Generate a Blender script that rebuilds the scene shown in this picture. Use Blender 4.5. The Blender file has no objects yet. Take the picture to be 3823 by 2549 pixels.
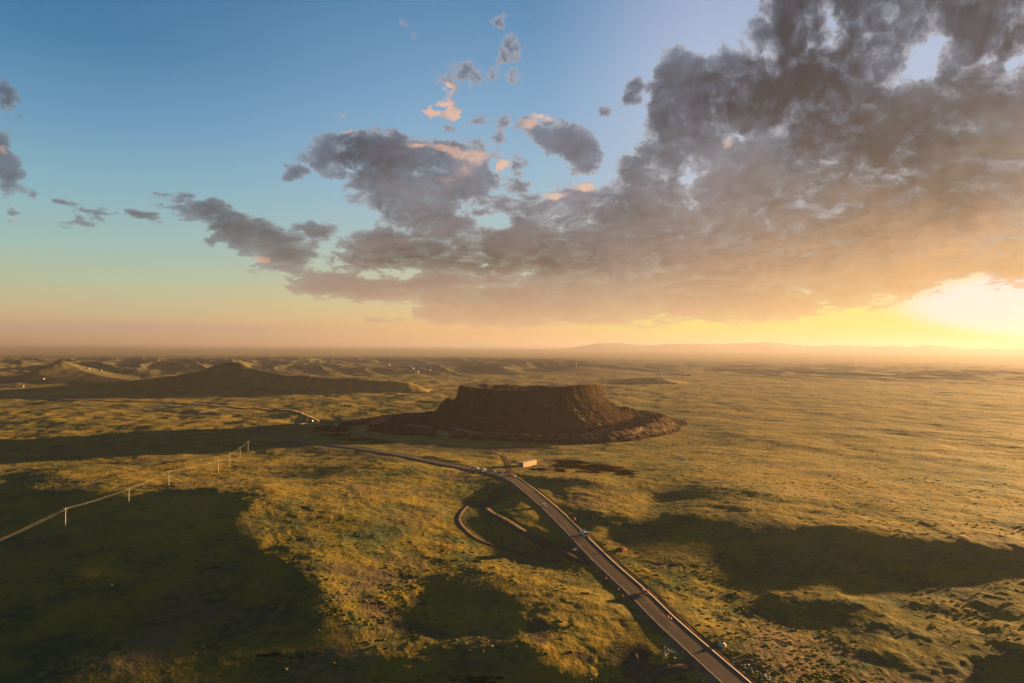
import bpy, bmesh, math, random
import numpy as np
from mathutils import Matrix, Vector

R = math.radians
rng = np.random.default_rng(7)
random.seed(7)
scene = bpy.context.scene
COL = scene.collection

# ------------------------------------------------------------------ camera
CAMZ = 110.0
F = 2549.0
CAM_ROT = Matrix.Rotation(R(0.39), 3, 'X').to_4x4()
ROLL = R(0.44)
# level camera looking along +Y, pitched up a little, rolled a little
base_rot = Matrix.Rotation(R(90 + 0.39), 4, 'X')
cam_mat = base_rot @ Matrix.Rotation(ROLL, 4, 'Z')
cam_data = bpy.data.cameras.new('camera')
cam = bpy.data.objects.new('camera', cam_data)
COL.objects.link(cam)
cam.matrix_world = Matrix.Translation((0, 0, CAMZ)) @ cam_mat
cam_data.sensor_width = 36
cam_data.lens = 36 * F / 3823
cam_data.clip_start = 1
cam_data.clip_end = 200000
scene.camera = cam
RM = np.array(cam_mat.to_3x3())

def project(x, y, z):
    """world -> photograph coordinates"""
    d = np.stack([x, y, z - CAMZ], -1) @ RM
    w = np.maximum(-d[..., 2], 1e-3)
    return 1911.5 + F * d[..., 0] / w, 1274.5 - F * d[..., 1] / w

def ray(u, v):
    d = np.stack([(np.asarray(u, float) - 1911.5) / F, -(np.asarray(v, float) - 1274.5) / F,
                  -np.ones_like(np.asarray(u, float))], -1)
    d = d @ RM.T
    return d / np.linalg.norm(d, axis=-1, keepdims=True)

# ------------------------------------------------------------------ sun
SUN_EL, SUN_AZ = R(4.4), R(60.0)
sx, sy = math.sin(SUN_AZ), math.cos(SUN_AZ)         # towards the sun
TANEL = math.tan(SUN_EL)

# ------------------------------------------------------------------ noise
_perm = rng.permutation(4096).astype(np.int64)
_ga = rng.random(4096) * 2 * math.pi
_gx, _gy = np.cos(_ga), np.sin(_ga)

def perlin(x, y, seed=0):
    xi = np.floor(x).astype(np.int64); yi = np.floor(y).astype(np.int64)
    xf = x - xi; yf = y - yi
    u = xf * xf * xf * (xf * (xf * 6 - 15) + 10)
    v = yf * yf * yf * (yf * (yf * 6 - 15) + 10)
    def g(ix, iy, fx, fy):
        h = _perm[(_perm[(ix + seed * 57) & 4095] + iy) & 4095]
        return _gx[h] * fx + _gy[h] * fy
    a = g(xi, yi, xf, yf); b = g(xi + 1, yi, xf - 1, yf)
    c = g(xi, yi + 1, xf, yf - 1); d = g(xi + 1, yi + 1, xf - 1, yf - 1)
    return (a + u * (b - a)) + v * ((c + u * (d - c)) - (a + u * (b - a)))

def fbm(x, y, octs=4, seed=0, gain=0.5):
    s = 0; a = 1.0; f = 1.0
    for i in range(octs):
        s = s + a * perlin(x * f, y * f, seed + i)
        a *= gain; f *= 2.03
    return s

def sstep(a, b, x):
    t = np.clip((x - a) / (b - a), 0, 1)
    return t * t * (3 - 2 * t)

def poly_mask(pts, X, Y):
    inside = np.zeros(X.shape, bool)
    n = len(pts); j = n - 1
    for i in range(n):
        xi, yi = pts[i]; xj, yj = pts[j]
        if yi != yj:
            c = ((yi > Y) != (yj > Y)) & (X < (xj - xi) * (Y - yi) / (yj - yi) + xi)
            inside ^= c
        j = i
    return inside

def blur(a, s, axis=None):
    n = int(3 * s) + 1
    k = np.exp(-0.5 * (np.arange(-n, n + 1) / s) ** 2); k /= k.sum()
    for ax in ((0, 1) if axis is None else (axis,)):
        p = [(0, 0), (0, 0)]; p[ax] = (n, n)
        q = np.pad(a, p, mode='edge')
        out = np.zeros_like(a)
        for i, w in enumerate(k):
            sl = [slice(None), slice(None)]; sl[ax] = slice(i, i + a.shape[ax])
            out += w * q[tuple(sl)]
        a = out
    return a

def bilin(G, fx, fy):
    h, w = G.shape
    fx = np.clip(fx, 0, w - 1.001); fy = np.clip(fy, 0, h - 1.001)
    ix = fx.astype(np.int64); iy = fy.astype(np.int64)
    tx = fx - ix; ty = fy - iy
    return (G[iy, ix] * (1 - tx) * (1 - ty) + G[iy, ix + 1] * tx * (1 - ty)
            + G[iy + 1, ix] * (1 - tx) * ty + G[iy + 1, ix + 1] * tx * ty)

# ------------------------------------------------------------------ the rolling ground near the road
# Hillsides that fall away from the low sun, where the photograph shows them in shade
# (outlines in 2352-wide picture units; turned into slopes on the ground, the sun does the shading).
SHADE = [
    (1.0, [(-300, 1128), (0, 1126), (150, 1123), (300, 1130), (480, 1128), (570, 1140), (560, 1190), (600, 1240), (650, 1290), (720, 1340),
           (760, 1400), (830, 1440), (900, 1470), (925, 1530), (900, 1700), (-300, 1700)]),
    (1.0, [(1370, 1215), (1500, 1178), (1620, 1180), (1790, 1200), (1980, 1215), (2130, 1235), (2352, 1275), (2600, 1290), (2600, 1330),
           (2352, 1322), (2150, 1350), (2080, 1352), (1950, 1330), (1880, 1318), (1720, 1300), (1580, 1285), (1450, 1285), (1400, 1260)]),
    (0.9, [(1105, 1165), (1160, 1180), (1230, 1215), (1310, 1268), (1370, 1300), (1300, 1300), (1210, 1275), (1120, 1235), (1075, 1200), (1080, 1170)]),
    (0.9, [(1120, 1100), (1180, 1105), (1240, 1160), (1290, 1215), (1250, 1215), (1190, 1180), (1130, 1150), (1100, 1125)]),
    (0.9, [(1490, 1108), (1560, 1115), (1660, 1135), (1705, 1158), (1600, 1152), (1520, 1140)]),
    (0.72, [(950, 1372), (1000, 1335), (1080, 1318), (1160, 1330), (1215, 1375), (1210, 1430), (1140, 1462), (1040, 1462), (965, 1440)]),
    (0.9, [(930, 1600), (950, 1520), (1040, 1492), (1150, 1488), (1240, 1505), (1330, 1530), (1390, 1600)]),
    (0.8, [(1280, 1318), (1400, 1310), (1430, 1345), (1350, 1355)]),
    (0.8, [(1680, 1325), (1760, 1310), (1860, 1318), (1900, 1335), (1840, 1352), (1720, 1352)]),
    (0.8, [(1950, 1325), (2050, 1320), (2090, 1340), (2040, 1372), (1960, 1365)]),
    (0.8, [(1700, 1395), (1800, 1372), (1920, 1382), (2010, 1400), (2020, 1430), (1920, 1455), (1820, 1440), (1740, 1430)]),
    (0.8, [(2060, 1402), (2120, 1395), (2160, 1412), (2100, 1430)]),
    (0.8, [(2370, 1380), (2280, 1375), (2250, 1400), (2330, 1420)]),
    (0.8, [(1690, 1485), (1760, 1472), (1830, 1490), (1790, 1510), (1710, 1502)]),
    (0.8, [(2170, 1470), (2240, 1462), (2270, 1480), (2200, 1495)]),
    (0.8, [(1640, 1520), (1720, 1540), (1760, 1600), (1640, 1600), (1600, 1560)]),
    (0.8, [(2280, 1530), (2400, 1500), (2420, 1600), (2250, 1600)]),
    (0.8, [(1920, 1150), (2010, 1158), (2070, 1180), (1990, 1178)]),
    (0.7, [(640, 1080), (760, 1074), (840, 1092), (760, 1102), (660, 1098)]),
    (0.8, [(700, 1210), (800, 1190), (860, 1200), (800, 1222)]),
    (0.7, [(0, 1095), (120, 1088), (150, 1100), (60, 1112), (0, 1112)]),
    (0.85, [(1230, 1105), (1330, 1100), (1340, 1118), (1260, 1122)]),
    (0.85, [(1425, 1452), (1475, 1425), (1530, 1475), (1610, 1540), (1660, 1620), (1400, 1620), (1390, 1530), (1440, 1500)]),
]
LIT = [
    [(830, 1480), (900, 1365), (930, 1368), (985, 1455), (1150, 1478), (1230, 1470), (1240, 1482), (1100, 1492), (960, 1476), (900, 1480)],
    [(1900, 1325), (2000, 1312), (2010, 1320), (1905, 1335)],
]
PW, PH = 540, 250                       # paint raster: 5 units per cell, x from -200, y from 950 up
pxs = -250 + 5.2 * np.arange(PW); pys = 950 + 2.8 * np.arange(PH)
PX, PY = np.meshgrid(pxs, pys)
paint = np.zeros(PX.shape)
for a, pl in SHADE:
    paint = np.maximum(paint, a * poly_mask(pl, PX, PY))
for pl in LIT:
    paint[poly_mask(pl, PX, PY)] = 0
paint = blur(paint, 2.6)

GS = 5.0
gs = np.arange(-1000, 1400, GS)         # along the light, downstream positive
gt = np.arange(-1500, 500, GS)
SS, TT = np.meshgrid(gs, gt)
# world = s*(-sx,-sy) + t*(sy,-sx)
GX = -sx * SS + sy * TT; GY = -sy * SS - sx * TT
win = sstep(120, 175, GY) * (1 - sstep(640, 760, GY)) * sstep(-620, -460, GX) * (1 - sstep(480, 620, GX))
ks = 2 * np.pi * np.fft.fftfreq(len(gs), GS)[None, :]
kt = 2 * np.pi * np.fft.fftfreq(len(gt), GS)[:, None]
LAM, MU = 0.10, (1 / 400.0) ** 2
den = ks ** 2 + LAM * kt ** 2 + MU
damp = np.exp(-0.5 * ((ks ** 2 + kt ** 2) * 5.0 ** 2))
def solve(g):
    G = np.fft.fft2(g)
    return np.real(np.fft.ifft2(-1j * ks * G / den * damp))
def shadow_of(h):
    """true where the ground gets sun"""
    line = h[:, 0].copy() ; lit = np.ones(h.shape, bool)
    sl = np.gradient(h, GS, axis=1)
    for i in range(1, h.shape[1]):
        line = np.maximum(line - TANEL * GS, h[:, i])
        lit[:, i] = h[:, i] >= line - 0.05
    return lit & (sl > -TANEL)
RELIEF = np.zeros(SS.shape)
WU = 60 * fbm(GX / 38, GY / 38, 3, 201); WV = 24 * fbm(GX / 30, GY / 45, 3, 205)
corr = np.zeros(SS.shape)
for it in range(11):
    uu, vv = project(GX, GY, RELIEF)
    uu = uu * 2352 / 3823 + WU; vv = vv * 2352 / 3823 + WV
    P = bilin(paint, (uu + 250) / 5.2, (vv - 950) / 2.8)
    P[(GY < 90)] = 0
    g = (-(0.125) * P + 0.016 * (1 - P) + corr) * win
    h = solve(g)
    RELIEF = 0.4 * RELIEF + 0.6 * h if it else h
    lit = shadow_of(RELIEF).astype(float)
    want = 1 - P
    err = blur(want - lit, 2.0)
    corr = np.clip(corr + 0.03 * blur(err, 2.5), -0.10, 0.05)
RELIEF = h
print('relief range', RELIEF.min(), RELIEF.max())

def relief(x, y):
    s = -sx * x - sy * y; t = sy * x - sx * y
    return bilin(RELIEF, (s - gs[0]) / GS, (t - gt[0]) / GS)
def paint_at(x, y, z):
    uu, vv = project(x, y, z)
    return bilin(paint, (uu * .6152 + 250) / 5.2, (vv * .6152 - 950) / 2.8)

# ------------------------------------------------------------------ named hills
def seg_profile(x, pts):
    return np.interp(x, [p[0] for p in pts], [p[1] for p in pts])

def silhouette(pts, footY, width, hor0=1277.0, hs=.00769):
    """crest heights from the outline of a hill: pts = (u, v) of the crest, footY = distance of its near foot, width = depth of its near face"""
    pts = np.array(pts); uu_ = np.linspace(pts[0, 0], pts[-1, 0], 220)
    vv_ = np.interp(uu_, pts[:, 0], pts[:, 1]); vv_ = np.convolve(np.pad(vv_, 3, mode='edge'), [.05, .12, .2, .26, .2, .12, .05], 'valid')
    k = (vv_ - (hor0 + hs * uu_)) / F
    w = width(uu_); yr = footY(uu_) + w
    return np.stack([(uu_ - 1911.5) / F * yr, np.maximum(110 - k * yr, 0), yr, w], 1)
z5 = lambda L: [(x / 1.809, 1250 + y / 1.809) for x, y in L]
CB = silhouette(z5([(60, 372), (300, 352), (650, 320), (960, 300), (1200, 270), (1330, 245), (1440, 210), (1500, 190), (1560, 178), (1600, 184), (1680, 218), (1760, 238), (1850, 252), (1950, 275), (2080, 268), (2150, 284),
        (2300, 290), (2430, 287), (2600, 306), (2770, 314), (2870, 352), (2900, 380)]), lambda u: np.interp(u, [0, 900, 1300, 1587], [1500, 1500, 1545, 1590]), lambda u: 36 + 111 * np.exp(-((u - 862) / 190) ** 2))
CA = silhouette(z5([(-500, 330), (0, 290), (100, 275), (200, 255), (290, 235), (340, 203), (380, 178), (410, 165), (450, 178), (500, 210), (560, 235), (640, 262), (740, 285), (850, 302), (970, 318), (1100, 345)]), lambda u: 1790.0 + 0 * u, lambda u: 70 + 135 * np.exp(-((u - 227) / 170) ** 2))
def hill_from(S, x, y, wob, seed):
    n = fbm(x / 70, y / 70, 3, seed); xw = x + 10 * n
    c = np.interp(xw, S[:, 0], S[:, 1], left=0, right=0); yr = np.interp(xw, S[:, 0], S[:, 2]); w = np.interp(xw, S[:, 0], S[:, 3])
    d = np.abs(y - yr) / w
    d = d * (1 + .05 * n)
    d = np.where(y > yr, d * .6, d)
    h = c * np.clip(1 - d, 0, 1) ** np.where(y < yr, 1.05, 1.3)
    rd = np.minimum(d * 6, 1)
    return h * (1 + wob * fbm(x / 28, y / 28, 3, seed + 4) * rd)
def hill_west(x, y): return hill_from(CA, x, y, .04, 31)
def hill_centre(x, y): return hill_from(CB, x, y, .035, 33)

def hill_low(x, y):            # little dark plateau behind the crater
    w = seg_profile(x, [(-1e9, 0), (150, 0), (260, 5), (330, 9), (430, 14), (475, 15), (500, 9), (540, 2), (560, 0), (1e9, 0)])
    return w * np.clip(1 - np.abs(y - 2150) / 110, 0, 1) ** 0.7 * (1 + .15 * fbm(x / 40, y / 40, 2, 36))

def hill_mast(x, y):           # hill below the mast
    r = np.hypot((x - 275) * 0.85, y - 2900)
    return 25 * seg_profile(r, [(0, 1), (25, .95), (90, .6), (180, .25), (260, .06), (330, 0), (9e9, 0)])

RANGE = [(u * 1.0, hh) for u, hh in [(-9000, 0), (500, 0), (2090, 20), (2170, 90), (2240, 160), (2330, 155), (2420, 130), (2520, 150), (2620, 160), (2780, 150),
         (2850, 185), (2910, 190), (2960, 160), (3010, 128), (3060, 130), (3190, 160), (3250, 140), (3330, 160), (3400, 128), (3460, 155), (3520, 140), (3590, 95),
         (3640, 85), (3823, 100), (4200, 120), (5200, 90), (9000, 60)]]
def hill_range(x, y):          # mountains on the horizon, right
    b = 1911.5 + F * x / np.maximum(y, 1)
    top = np.interp(b, [p[0] for p in RANGE], [p[1] for p in RANGE])
    ridge = 1 - np.abs(y - 20500) / 4500
    return np.clip(ridge, 0, 1) ** 1.3 * top * 1.5 * (1 + 0.35 * fbm(x / 1500, y / 1500, 4, 40))

# ------------------------------------------------------------------ road and tracks (flattened ground)
def resample(P, step):
    P = np.asarray(P, float)
    out = []
    n = len(P)
    for i in range(n - 1):
        p0 = P[max(i - 1, 0)]; p1 = P[i]; p2 = P[i + 1]; p3 = P[min(i + 2, n - 1)]
        m = max(2, int(np.linalg.norm(p2 - p1) / step))
        for t in np.arange(m) / m:
            out.append(0.5 * ((2 * p1) + (-p0 + p2) * t + (2 * p0 - 5 * p1 + 4 * p2 - p3) * t * t + (-p0 + 3 * p1 - 3 * p2 + p3) * t ** 3))
    out.append(P[-1])
    return np.array(out)

def far_noise(x, y):
    d = np.hypot(x, y)
    # badlands from 2.4 to 6.5 km: ridges across the light, mostly in shade
    env = np.clip(110 - .0168 * d, 3, 62)
    bear = x / np.maximum(y, 1)
    a = sstep(2350, 3100, d) * (1 - sstep(6200, 7500, d)) * (1 - .62 * sstep(.02, .22, bear))
    s_ = sx * x + sy * y; t_ = sy * x - sx * y
    r = fbm(s_ / 235 + 3.1, t_ / 640, 4, 50, .45)
    ridged = np.clip(1 - np.abs(r) * 2.4, 0, 1)
    vm = 1 - .92 * np.exp(-((x + 560) ** 2 + (y - 3300) ** 2) / 420.0 ** 2) - .92 * np.exp(-((x - 640) ** 2 + (y - 2720) ** 2) / 330.0 ** 2)
    vm = vm * (1 - .8 * np.exp(-((x + 1760) ** 2 + (y - 2900) ** 2) / 260.0 ** 2))
    h = a * vm * env * (.34 + .46 * ridged) + a * vm * 5 * fbm(x / 90, y / 130, 3, 57)
    b = sstep(9000, 14000, d)
    h += b * (34 * fbm(x / 5200, y / 7000, 4, 60) + 12)
    return h

def smooth_ground(x, y):
    d = np.hypot(x, y)
    h = relief(x, y)
    h = h + 1.5 * fbm(x / 95, y / 95, 2, 3) * sstep(100, 300, d)
    mid = sstep(550, 900, d)
    h = h + mid * (1 - sstep(2300, 3000, d)) * (3.0 * fbm(x / 230, y / 230, 2, 6) + 2.9 * fbm(x / 85, y / 75, 3, 8) + .8 * fbm(x / 30, y / 30, 2, 10)) * (1 - .55 * sstep(0, .35, x / np.maximum(y, 1)))
    h = h + far_noise(x, y)
    return h

ROAD_H = None
def near_mesa(x, y):
    return 1 - sstep(215, 300, np.hypot(x - 10, (y - 930)))

_FL = {'on': False}
def base_ground(x, y):
    b = smooth_ground(x, y) * (1 - 0.85 * near_mesa(x, y))
    if 'kw' in _FL:
        fx, fy = (x + 460) / 2.0, (y - 140) / 2.0
        ins = (fx > 0) & (fx < 559) & (fy > -30) & (fy < 519)
        k = np.where(ins, bilin(_FL['kw'], fx, fy), 0)
        b = b * (1 - k) + k * bilin(_FL['zr'], fx, fy)
    return b
def ground(x, y, flat=True):
    x = np.asarray(x, float); y = np.asarray(y, float)
    base = base_ground(x, y)
    d = np.hypot(x, y)
    p = paint_at(x, y, base) * (1 - sstep(700, 800, d))
    det = (1 - 0.82 * np.clip(p, 0, 1)) * (1 - .4 * sstep(.05, .35, x / np.maximum(y, 1)) * sstep(300, 600, y))
    near = 1 - sstep(1500, 3200, d)
    n = (1.0 * fbm(x / 38, y / 32, 3, 12) + 0.36 * np.maximum(fbm(x / 12, y / 9, 3, 15), -0.1)
         + 0.20 * np.maximum(fbm(x / 4.3, y / 4.3, 2, 18), 0)) * det * near * 1.0
    if _FL['on']:
        k = bilin(_FL['road'], (x + 460) / 2.0, (y - 140) / 2.0)
        n = n * (1 - k)
        base = base - 0.0 * k
    h = base + n
    h = np.maximum(h, 0) * 0 + h
    hh = hill_west(x, y) + hill_centre(x, y) + hill_low(x, y) + hill_mast(x, y) + hill_range(x, y)
    h = h * (1 - .88 * sstep(0, 6, hh)) + hh
    return h

def pick(u, v, fn=None):
    """point of the ground seen at (u, v) of the photograph"""
    fn = fn or ground
    u = np.atleast_1d(np.asarray(u, float)); v = np.atleast_1d(np.asarray(v, float))
    d = ray(u, v)
    o = np.array([0, 0, CAMZ])
    t = np.full(len(u), 120.0)
    T = np.geomspace(120, 60000, 420)
    P = o + d[:, None, :] * T[None, :, None]
    H = fn(P[..., 0], P[..., 1])
    below = P[..., 2] < H
    idx = np.argmax(below, 1); idx[~below.any(1)] = len(T) - 1
    lo = T[np.maximum(idx - 1, 0)]; hi = T[idx]
    for _ in range(24):
        m = 0.5 * (lo + hi)
        Q = o + d * m[:, None]
        b = Q[:, 2] < fn(Q[:, 0], Q[:, 1])
        hi = np.where(b, m, hi); lo = np.where(b, lo, m)
    Q = o + d * hi[:, None]
    Q[:, 2] = fn(Q[:, 0], Q[:, 1])
    return Q

ROAD_PX = [(2850, 2640), (2748, 2549), (2494, 2323), (2394, 2223), (2258, 2100), (2099, 1940), (2044, 1888), (1983, 1837), (1915, 1786),
           (1850, 1766), (1791, 1755), (1715, 1739), (1600, 1718), (1500, 1698), (1308, 1668), (1180, 1653), (1104, 1643), (1015, 1620), (958, 1606)]
TRACKS = {
    'farm_track': ([(1906, 1772), (1898, 1745), (1891, 1722), (1864, 1699), (1830, 1686), (1760, 1676)], 3.6),
    'loop_track': ([(1950, 1822), (1900, 1834), (1868, 1845), (1830, 1871), (1812, 1894), (1832, 1915), (1887, 1944), (1944, 1979), (2002, 2013), (2059, 2044), (2125, 2074), (2190, 2100)], 5.0),
    'outer_track': ([(1825, 1868), (1790, 1874), (1753, 1883), (1722, 1912), (1712, 1944), (1745, 1986), (1791, 2017), (1868, 2044), (1983, 2078), (2080, 2095)], 2.6),
    'side_track': ([(2372, 2436), (2376, 2460), (2390, 2490), (2412, 2530), (2430, 2600)], 5.5),
    'access_track': ([(2618, 2462), (2580, 2478), (2542, 2490), (2440, 2512), (2408, 2528)], 4.5),
    'quarry_track': ([(1291, 1607), (1340, 1625), (1387, 1636), (1483, 1649), (1578, 1650), (1674, 1660), (1738, 1669), (1830, 1676)], 4.5),
    'spur_track': ([(958, 1598), (1020, 1592), (1078, 1587), (1130, 1581), (1188, 1574)], 7.0),
    'hill_road': ([(1188, 1574), (1155, 1558), (1104, 1538), (1066, 1531), (980, 1527), (900, 1524), (818, 1517), (700, 1507), (608, 1501), (387, 1496), (166, 1488)], 8.0),
}
def line_from(px, fn, step):
    P = pick([p[0] for p in px], [p[1] for p in px], fn)
    return resample(P[:, :2], step)
_uv = resample(np.array(ROAD_PX, float), 12.0)
_P = pick(_uv[:, 0], _uv[:, 1], smooth_ground)
def smooth1(a, n):
    k_ = np.hanning(n + 2)[1:-1]; k_ /= k_.sum()
    return np.convolve(np.pad(a, n // 2, mode='edge'), k_, 'valid')[:len(a)]
_s = np.concatenate([[0], np.cumsum(np.hypot(*np.diff(_P[:, :2], axis=0).T))])
_su = np.arange(0, _s[-1], 3.0)
_zs = smooth1(np.interp(_su, _s, _P[:, 2]), 61)
_zz = np.interp(_s, _su, _zs)
_d = ray(_uv[:, 0], _uv[:, 1]); _t = (_zz + .5 - CAMZ) / _d[:, 2]
_Q = np.array([0, 0, CAMZ]) + _d * _t[:, None]
_s = np.concatenate([[0], np.cumsum(np.hypot(*np.diff(_Q[:, :2], axis=0).T))])
_su = np.arange(0, _s[-1], 3.0)
ROADL = np.stack([smooth1(np.interp(_su, _s, _Q[:, 0]), 9), smooth1(np.interp(_su, _s, _Q[:, 1]), 9)], 1)
ROADZ = smooth1(np.interp(_su, _s, _zz), 15)
RX, RY = np.meshgrid(-460 + 2.0 * np.arange(560), 140 + 2.0 * np.arange(520))
ZR = np.zeros(RX.shape)
def dist_raster(line, Z_=None):
    D = np.full(RX.shape, 1e9)
    for n_, p in enumerate(line):
        ix = int((p[0] + 460) / 2); iy = int((p[1] - 140) / 2); r = 26
        x0, x1 = max(ix - r, 0), min(ix + r, RX.shape[1]); y0, y1 = max(iy - r, 0), min(iy + r, RX.shape[0])
        if x0 >= x1 or y0 >= y1: continue
        q_ = np.hypot(RX[y0:y1, x0:x1] - p[0], RY[y0:y1, x0:x1] - p[1]); w_ = D[y0:y1, x0:x1]; m_ = q_ < w_
        w_[m_] = q_[m_]
        if Z_ is not None: ZR[y0:y1, x0:x1][m_] = Z_[n_]
    return D
D_ROAD = dist_raster(ROADL, ROADZ)
_zb = np.where(D_ROAD < 50, ZR, 0); _wb = (D_ROAD < 50).astype(float)
ZR = blur(_zb, 2) / np.maximum(blur(_wb, 2), 1e-3)
KW = 1 - sstep(8, 24, D_ROAD)
_FL['kw'] = KW; _FL['zr'] = ZR
LINES = {k: (line_from(px, base_ground, 3.0), w) for k, (px, w) in TRACKS.items()}
D_TR = np.full(RX.shape, 1e9)
for k, (L, w) in LINES.items():
    D_TR = np.minimum(D_TR, dist_raster(L) - w / 2)
_FL['road'] = np.maximum(1 - sstep(7, 16, D_ROAD), 1 - sstep(1.5, 7, D_TR))
_FL['on'] = True
_FL['droad'] = np.minimum(D_ROAD, 60); _FL['dtr'] = np.minimum(D_TR, 60)

# ------------------------------------------------------------------ helpers for objects
def tag(o, label=None, cat=None, group=None, kind=None):
    if label: o['label'] = label
    if cat: o['category'] = cat
    if group: o['group'] = group
    if kind: o['kind'] = kind
    return o

def mesh_np(name, V, Fq, mat=None, parent=None, smooth=False, attrs=None):
    me = bpy.data.meshes.new(name)
    V = np.asarray(V, np.float32); Fq = np.asarray(Fq, np.int32)
    k = Fq.shape[1]
    me.vertices.add(len(V)); me.vertices.foreach_set('co', V.ravel())
    me.loops.add(Fq.size); me.loops.foreach_set('vertex_index', Fq.ravel())
    me.polygons.add(len(Fq))
    me.polygons.foreach_set('loop_start', np.arange(0, Fq.size, k, dtype=np.int32))
    me.polygons.foreach_set('loop_total', np.full(len(Fq), k, np.int32))
    if smooth: me.polygons.foreach_set('use_smooth', np.ones(len(Fq), bool))
    if attrs:
        for an, arr in attrs.items():
            a = me.attributes.new(an, 'FLOAT_COLOR', 'POINT')
            a.data.foreach_set('color', np.asarray(arr, np.float32).ravel())
    me.update(calc_edges=True); me.validate()
    if mat: me.materials.append(mat)
    o = bpy.data.objects.new(name, me); COL.objects.link(o)
    if parent: o.parent = parent
    return o

class MB:
    """collects shapes into one mesh"""
    def __init__(s): s.v = []; s.f = []
    def add(s, v, f):
        n = len(s.v); s.v += [tuple(p) for p in v]; s.f += [tuple(i + n for i in q) for q in f]
        return s
    def box(s, c, d, rz=0, taper=(1, 1)):
        cx, cy, cz = c; dx, dy, dz = d[0] / 2, d[1] / 2, d[2] / 2
        v = []
        for k, z in enumerate((-dz, dz)):
            tx, ty = (1, 1) if k == 0 else taper
            for x, y in ((-dx, -dy), (dx, -dy), (dx, dy), (-dx, dy)):
                x *= tx; y *= ty
                v.append((cx + x * math.cos(rz) - y * math.sin(rz), cy + x * math.sin(rz) + y * math.cos(rz), cz + z))
        return s.add(v, [(3, 2, 1, 0), (4, 5, 6, 7), (0, 1, 5, 4), (1, 2, 6, 5), (2, 3, 7, 6), (3, 0, 4, 7)])
    def tube(s, a, b, r0, r1=None, n=8):
        r1 = r0 if r1 is None else r1
        a = Vector(a); b = Vector(b); d = (b - a).normalized()
        u = d.orthogonal().normalized(); w = d.cross(u)
        v = []
        for p, r in ((a, r0), (b, r1)):
            for i in range(n):
                t = 2 * math.pi * i / n
                v.append(p + u * r * math.cos(t) + w * r * math.sin(t))
        f = [(i, (i + 1) % n, n + (i + 1) % n, n + i) for i in range(n)]
        f += [tuple(range(n))[::-1], tuple(range(n, 2 * n))]
        return s.add(v, f)
    def prism(s, prof, x0, x1, inset=0.0):
        """profile in (y, z), extruded along x"""
        n = len(prof)
        v = [(x0, y, z) for y, z in prof] + [(x1, y, z) for y, z in prof]
        f = [(i, (i + 1) % n, n + (i + 1) % n, n + i) for i in range(n)]
        f += [tuple(range(n))[::-1], tuple(range(n, 2 * n))]
        return s.add(v, f)
    def build(s, name, mat, parent=None, bevel=0, smooth=False):
        me = bpy.data.meshes.new(name)
        me.from_pydata(s.v, [], s.f)
        bm = bmesh.new(); bm.from_mesh(me)
        bmesh.ops.recalc_face_normals(bm, faces=bm.faces)
        if bevel:
            bmesh.ops.bevel(bm, geom=bm.edges[:], offset=bevel, segments=2, affect='EDGES', clamp_overlap=True)
        bm.to_mesh(me); bm.free()
        if smooth:
            for p in me.polygons: p.use_smooth = True
        if mat: me.materials.append(mat)
        o = bpy.data.objects.new(name, me); COL.objects.link(o)
        if parent: o.parent = parent
        return o

def empty(name, loc=(0, 0, 0), rz=0):
    o = bpy.data.objects.new(name, None); COL.objects.link(o)
    o.location = loc; o.rotation_euler = (0, 0, rz); o.empty_display_size = 0.5
    return o

def copy_tree(o, parent=None):
    c = o.copy(); COL.objects.link(c); c.parent = parent
    for ch in [x for x in bpy.data.objects if x.parent == o]:
        copy_tree(ch, c)
    return c

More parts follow.
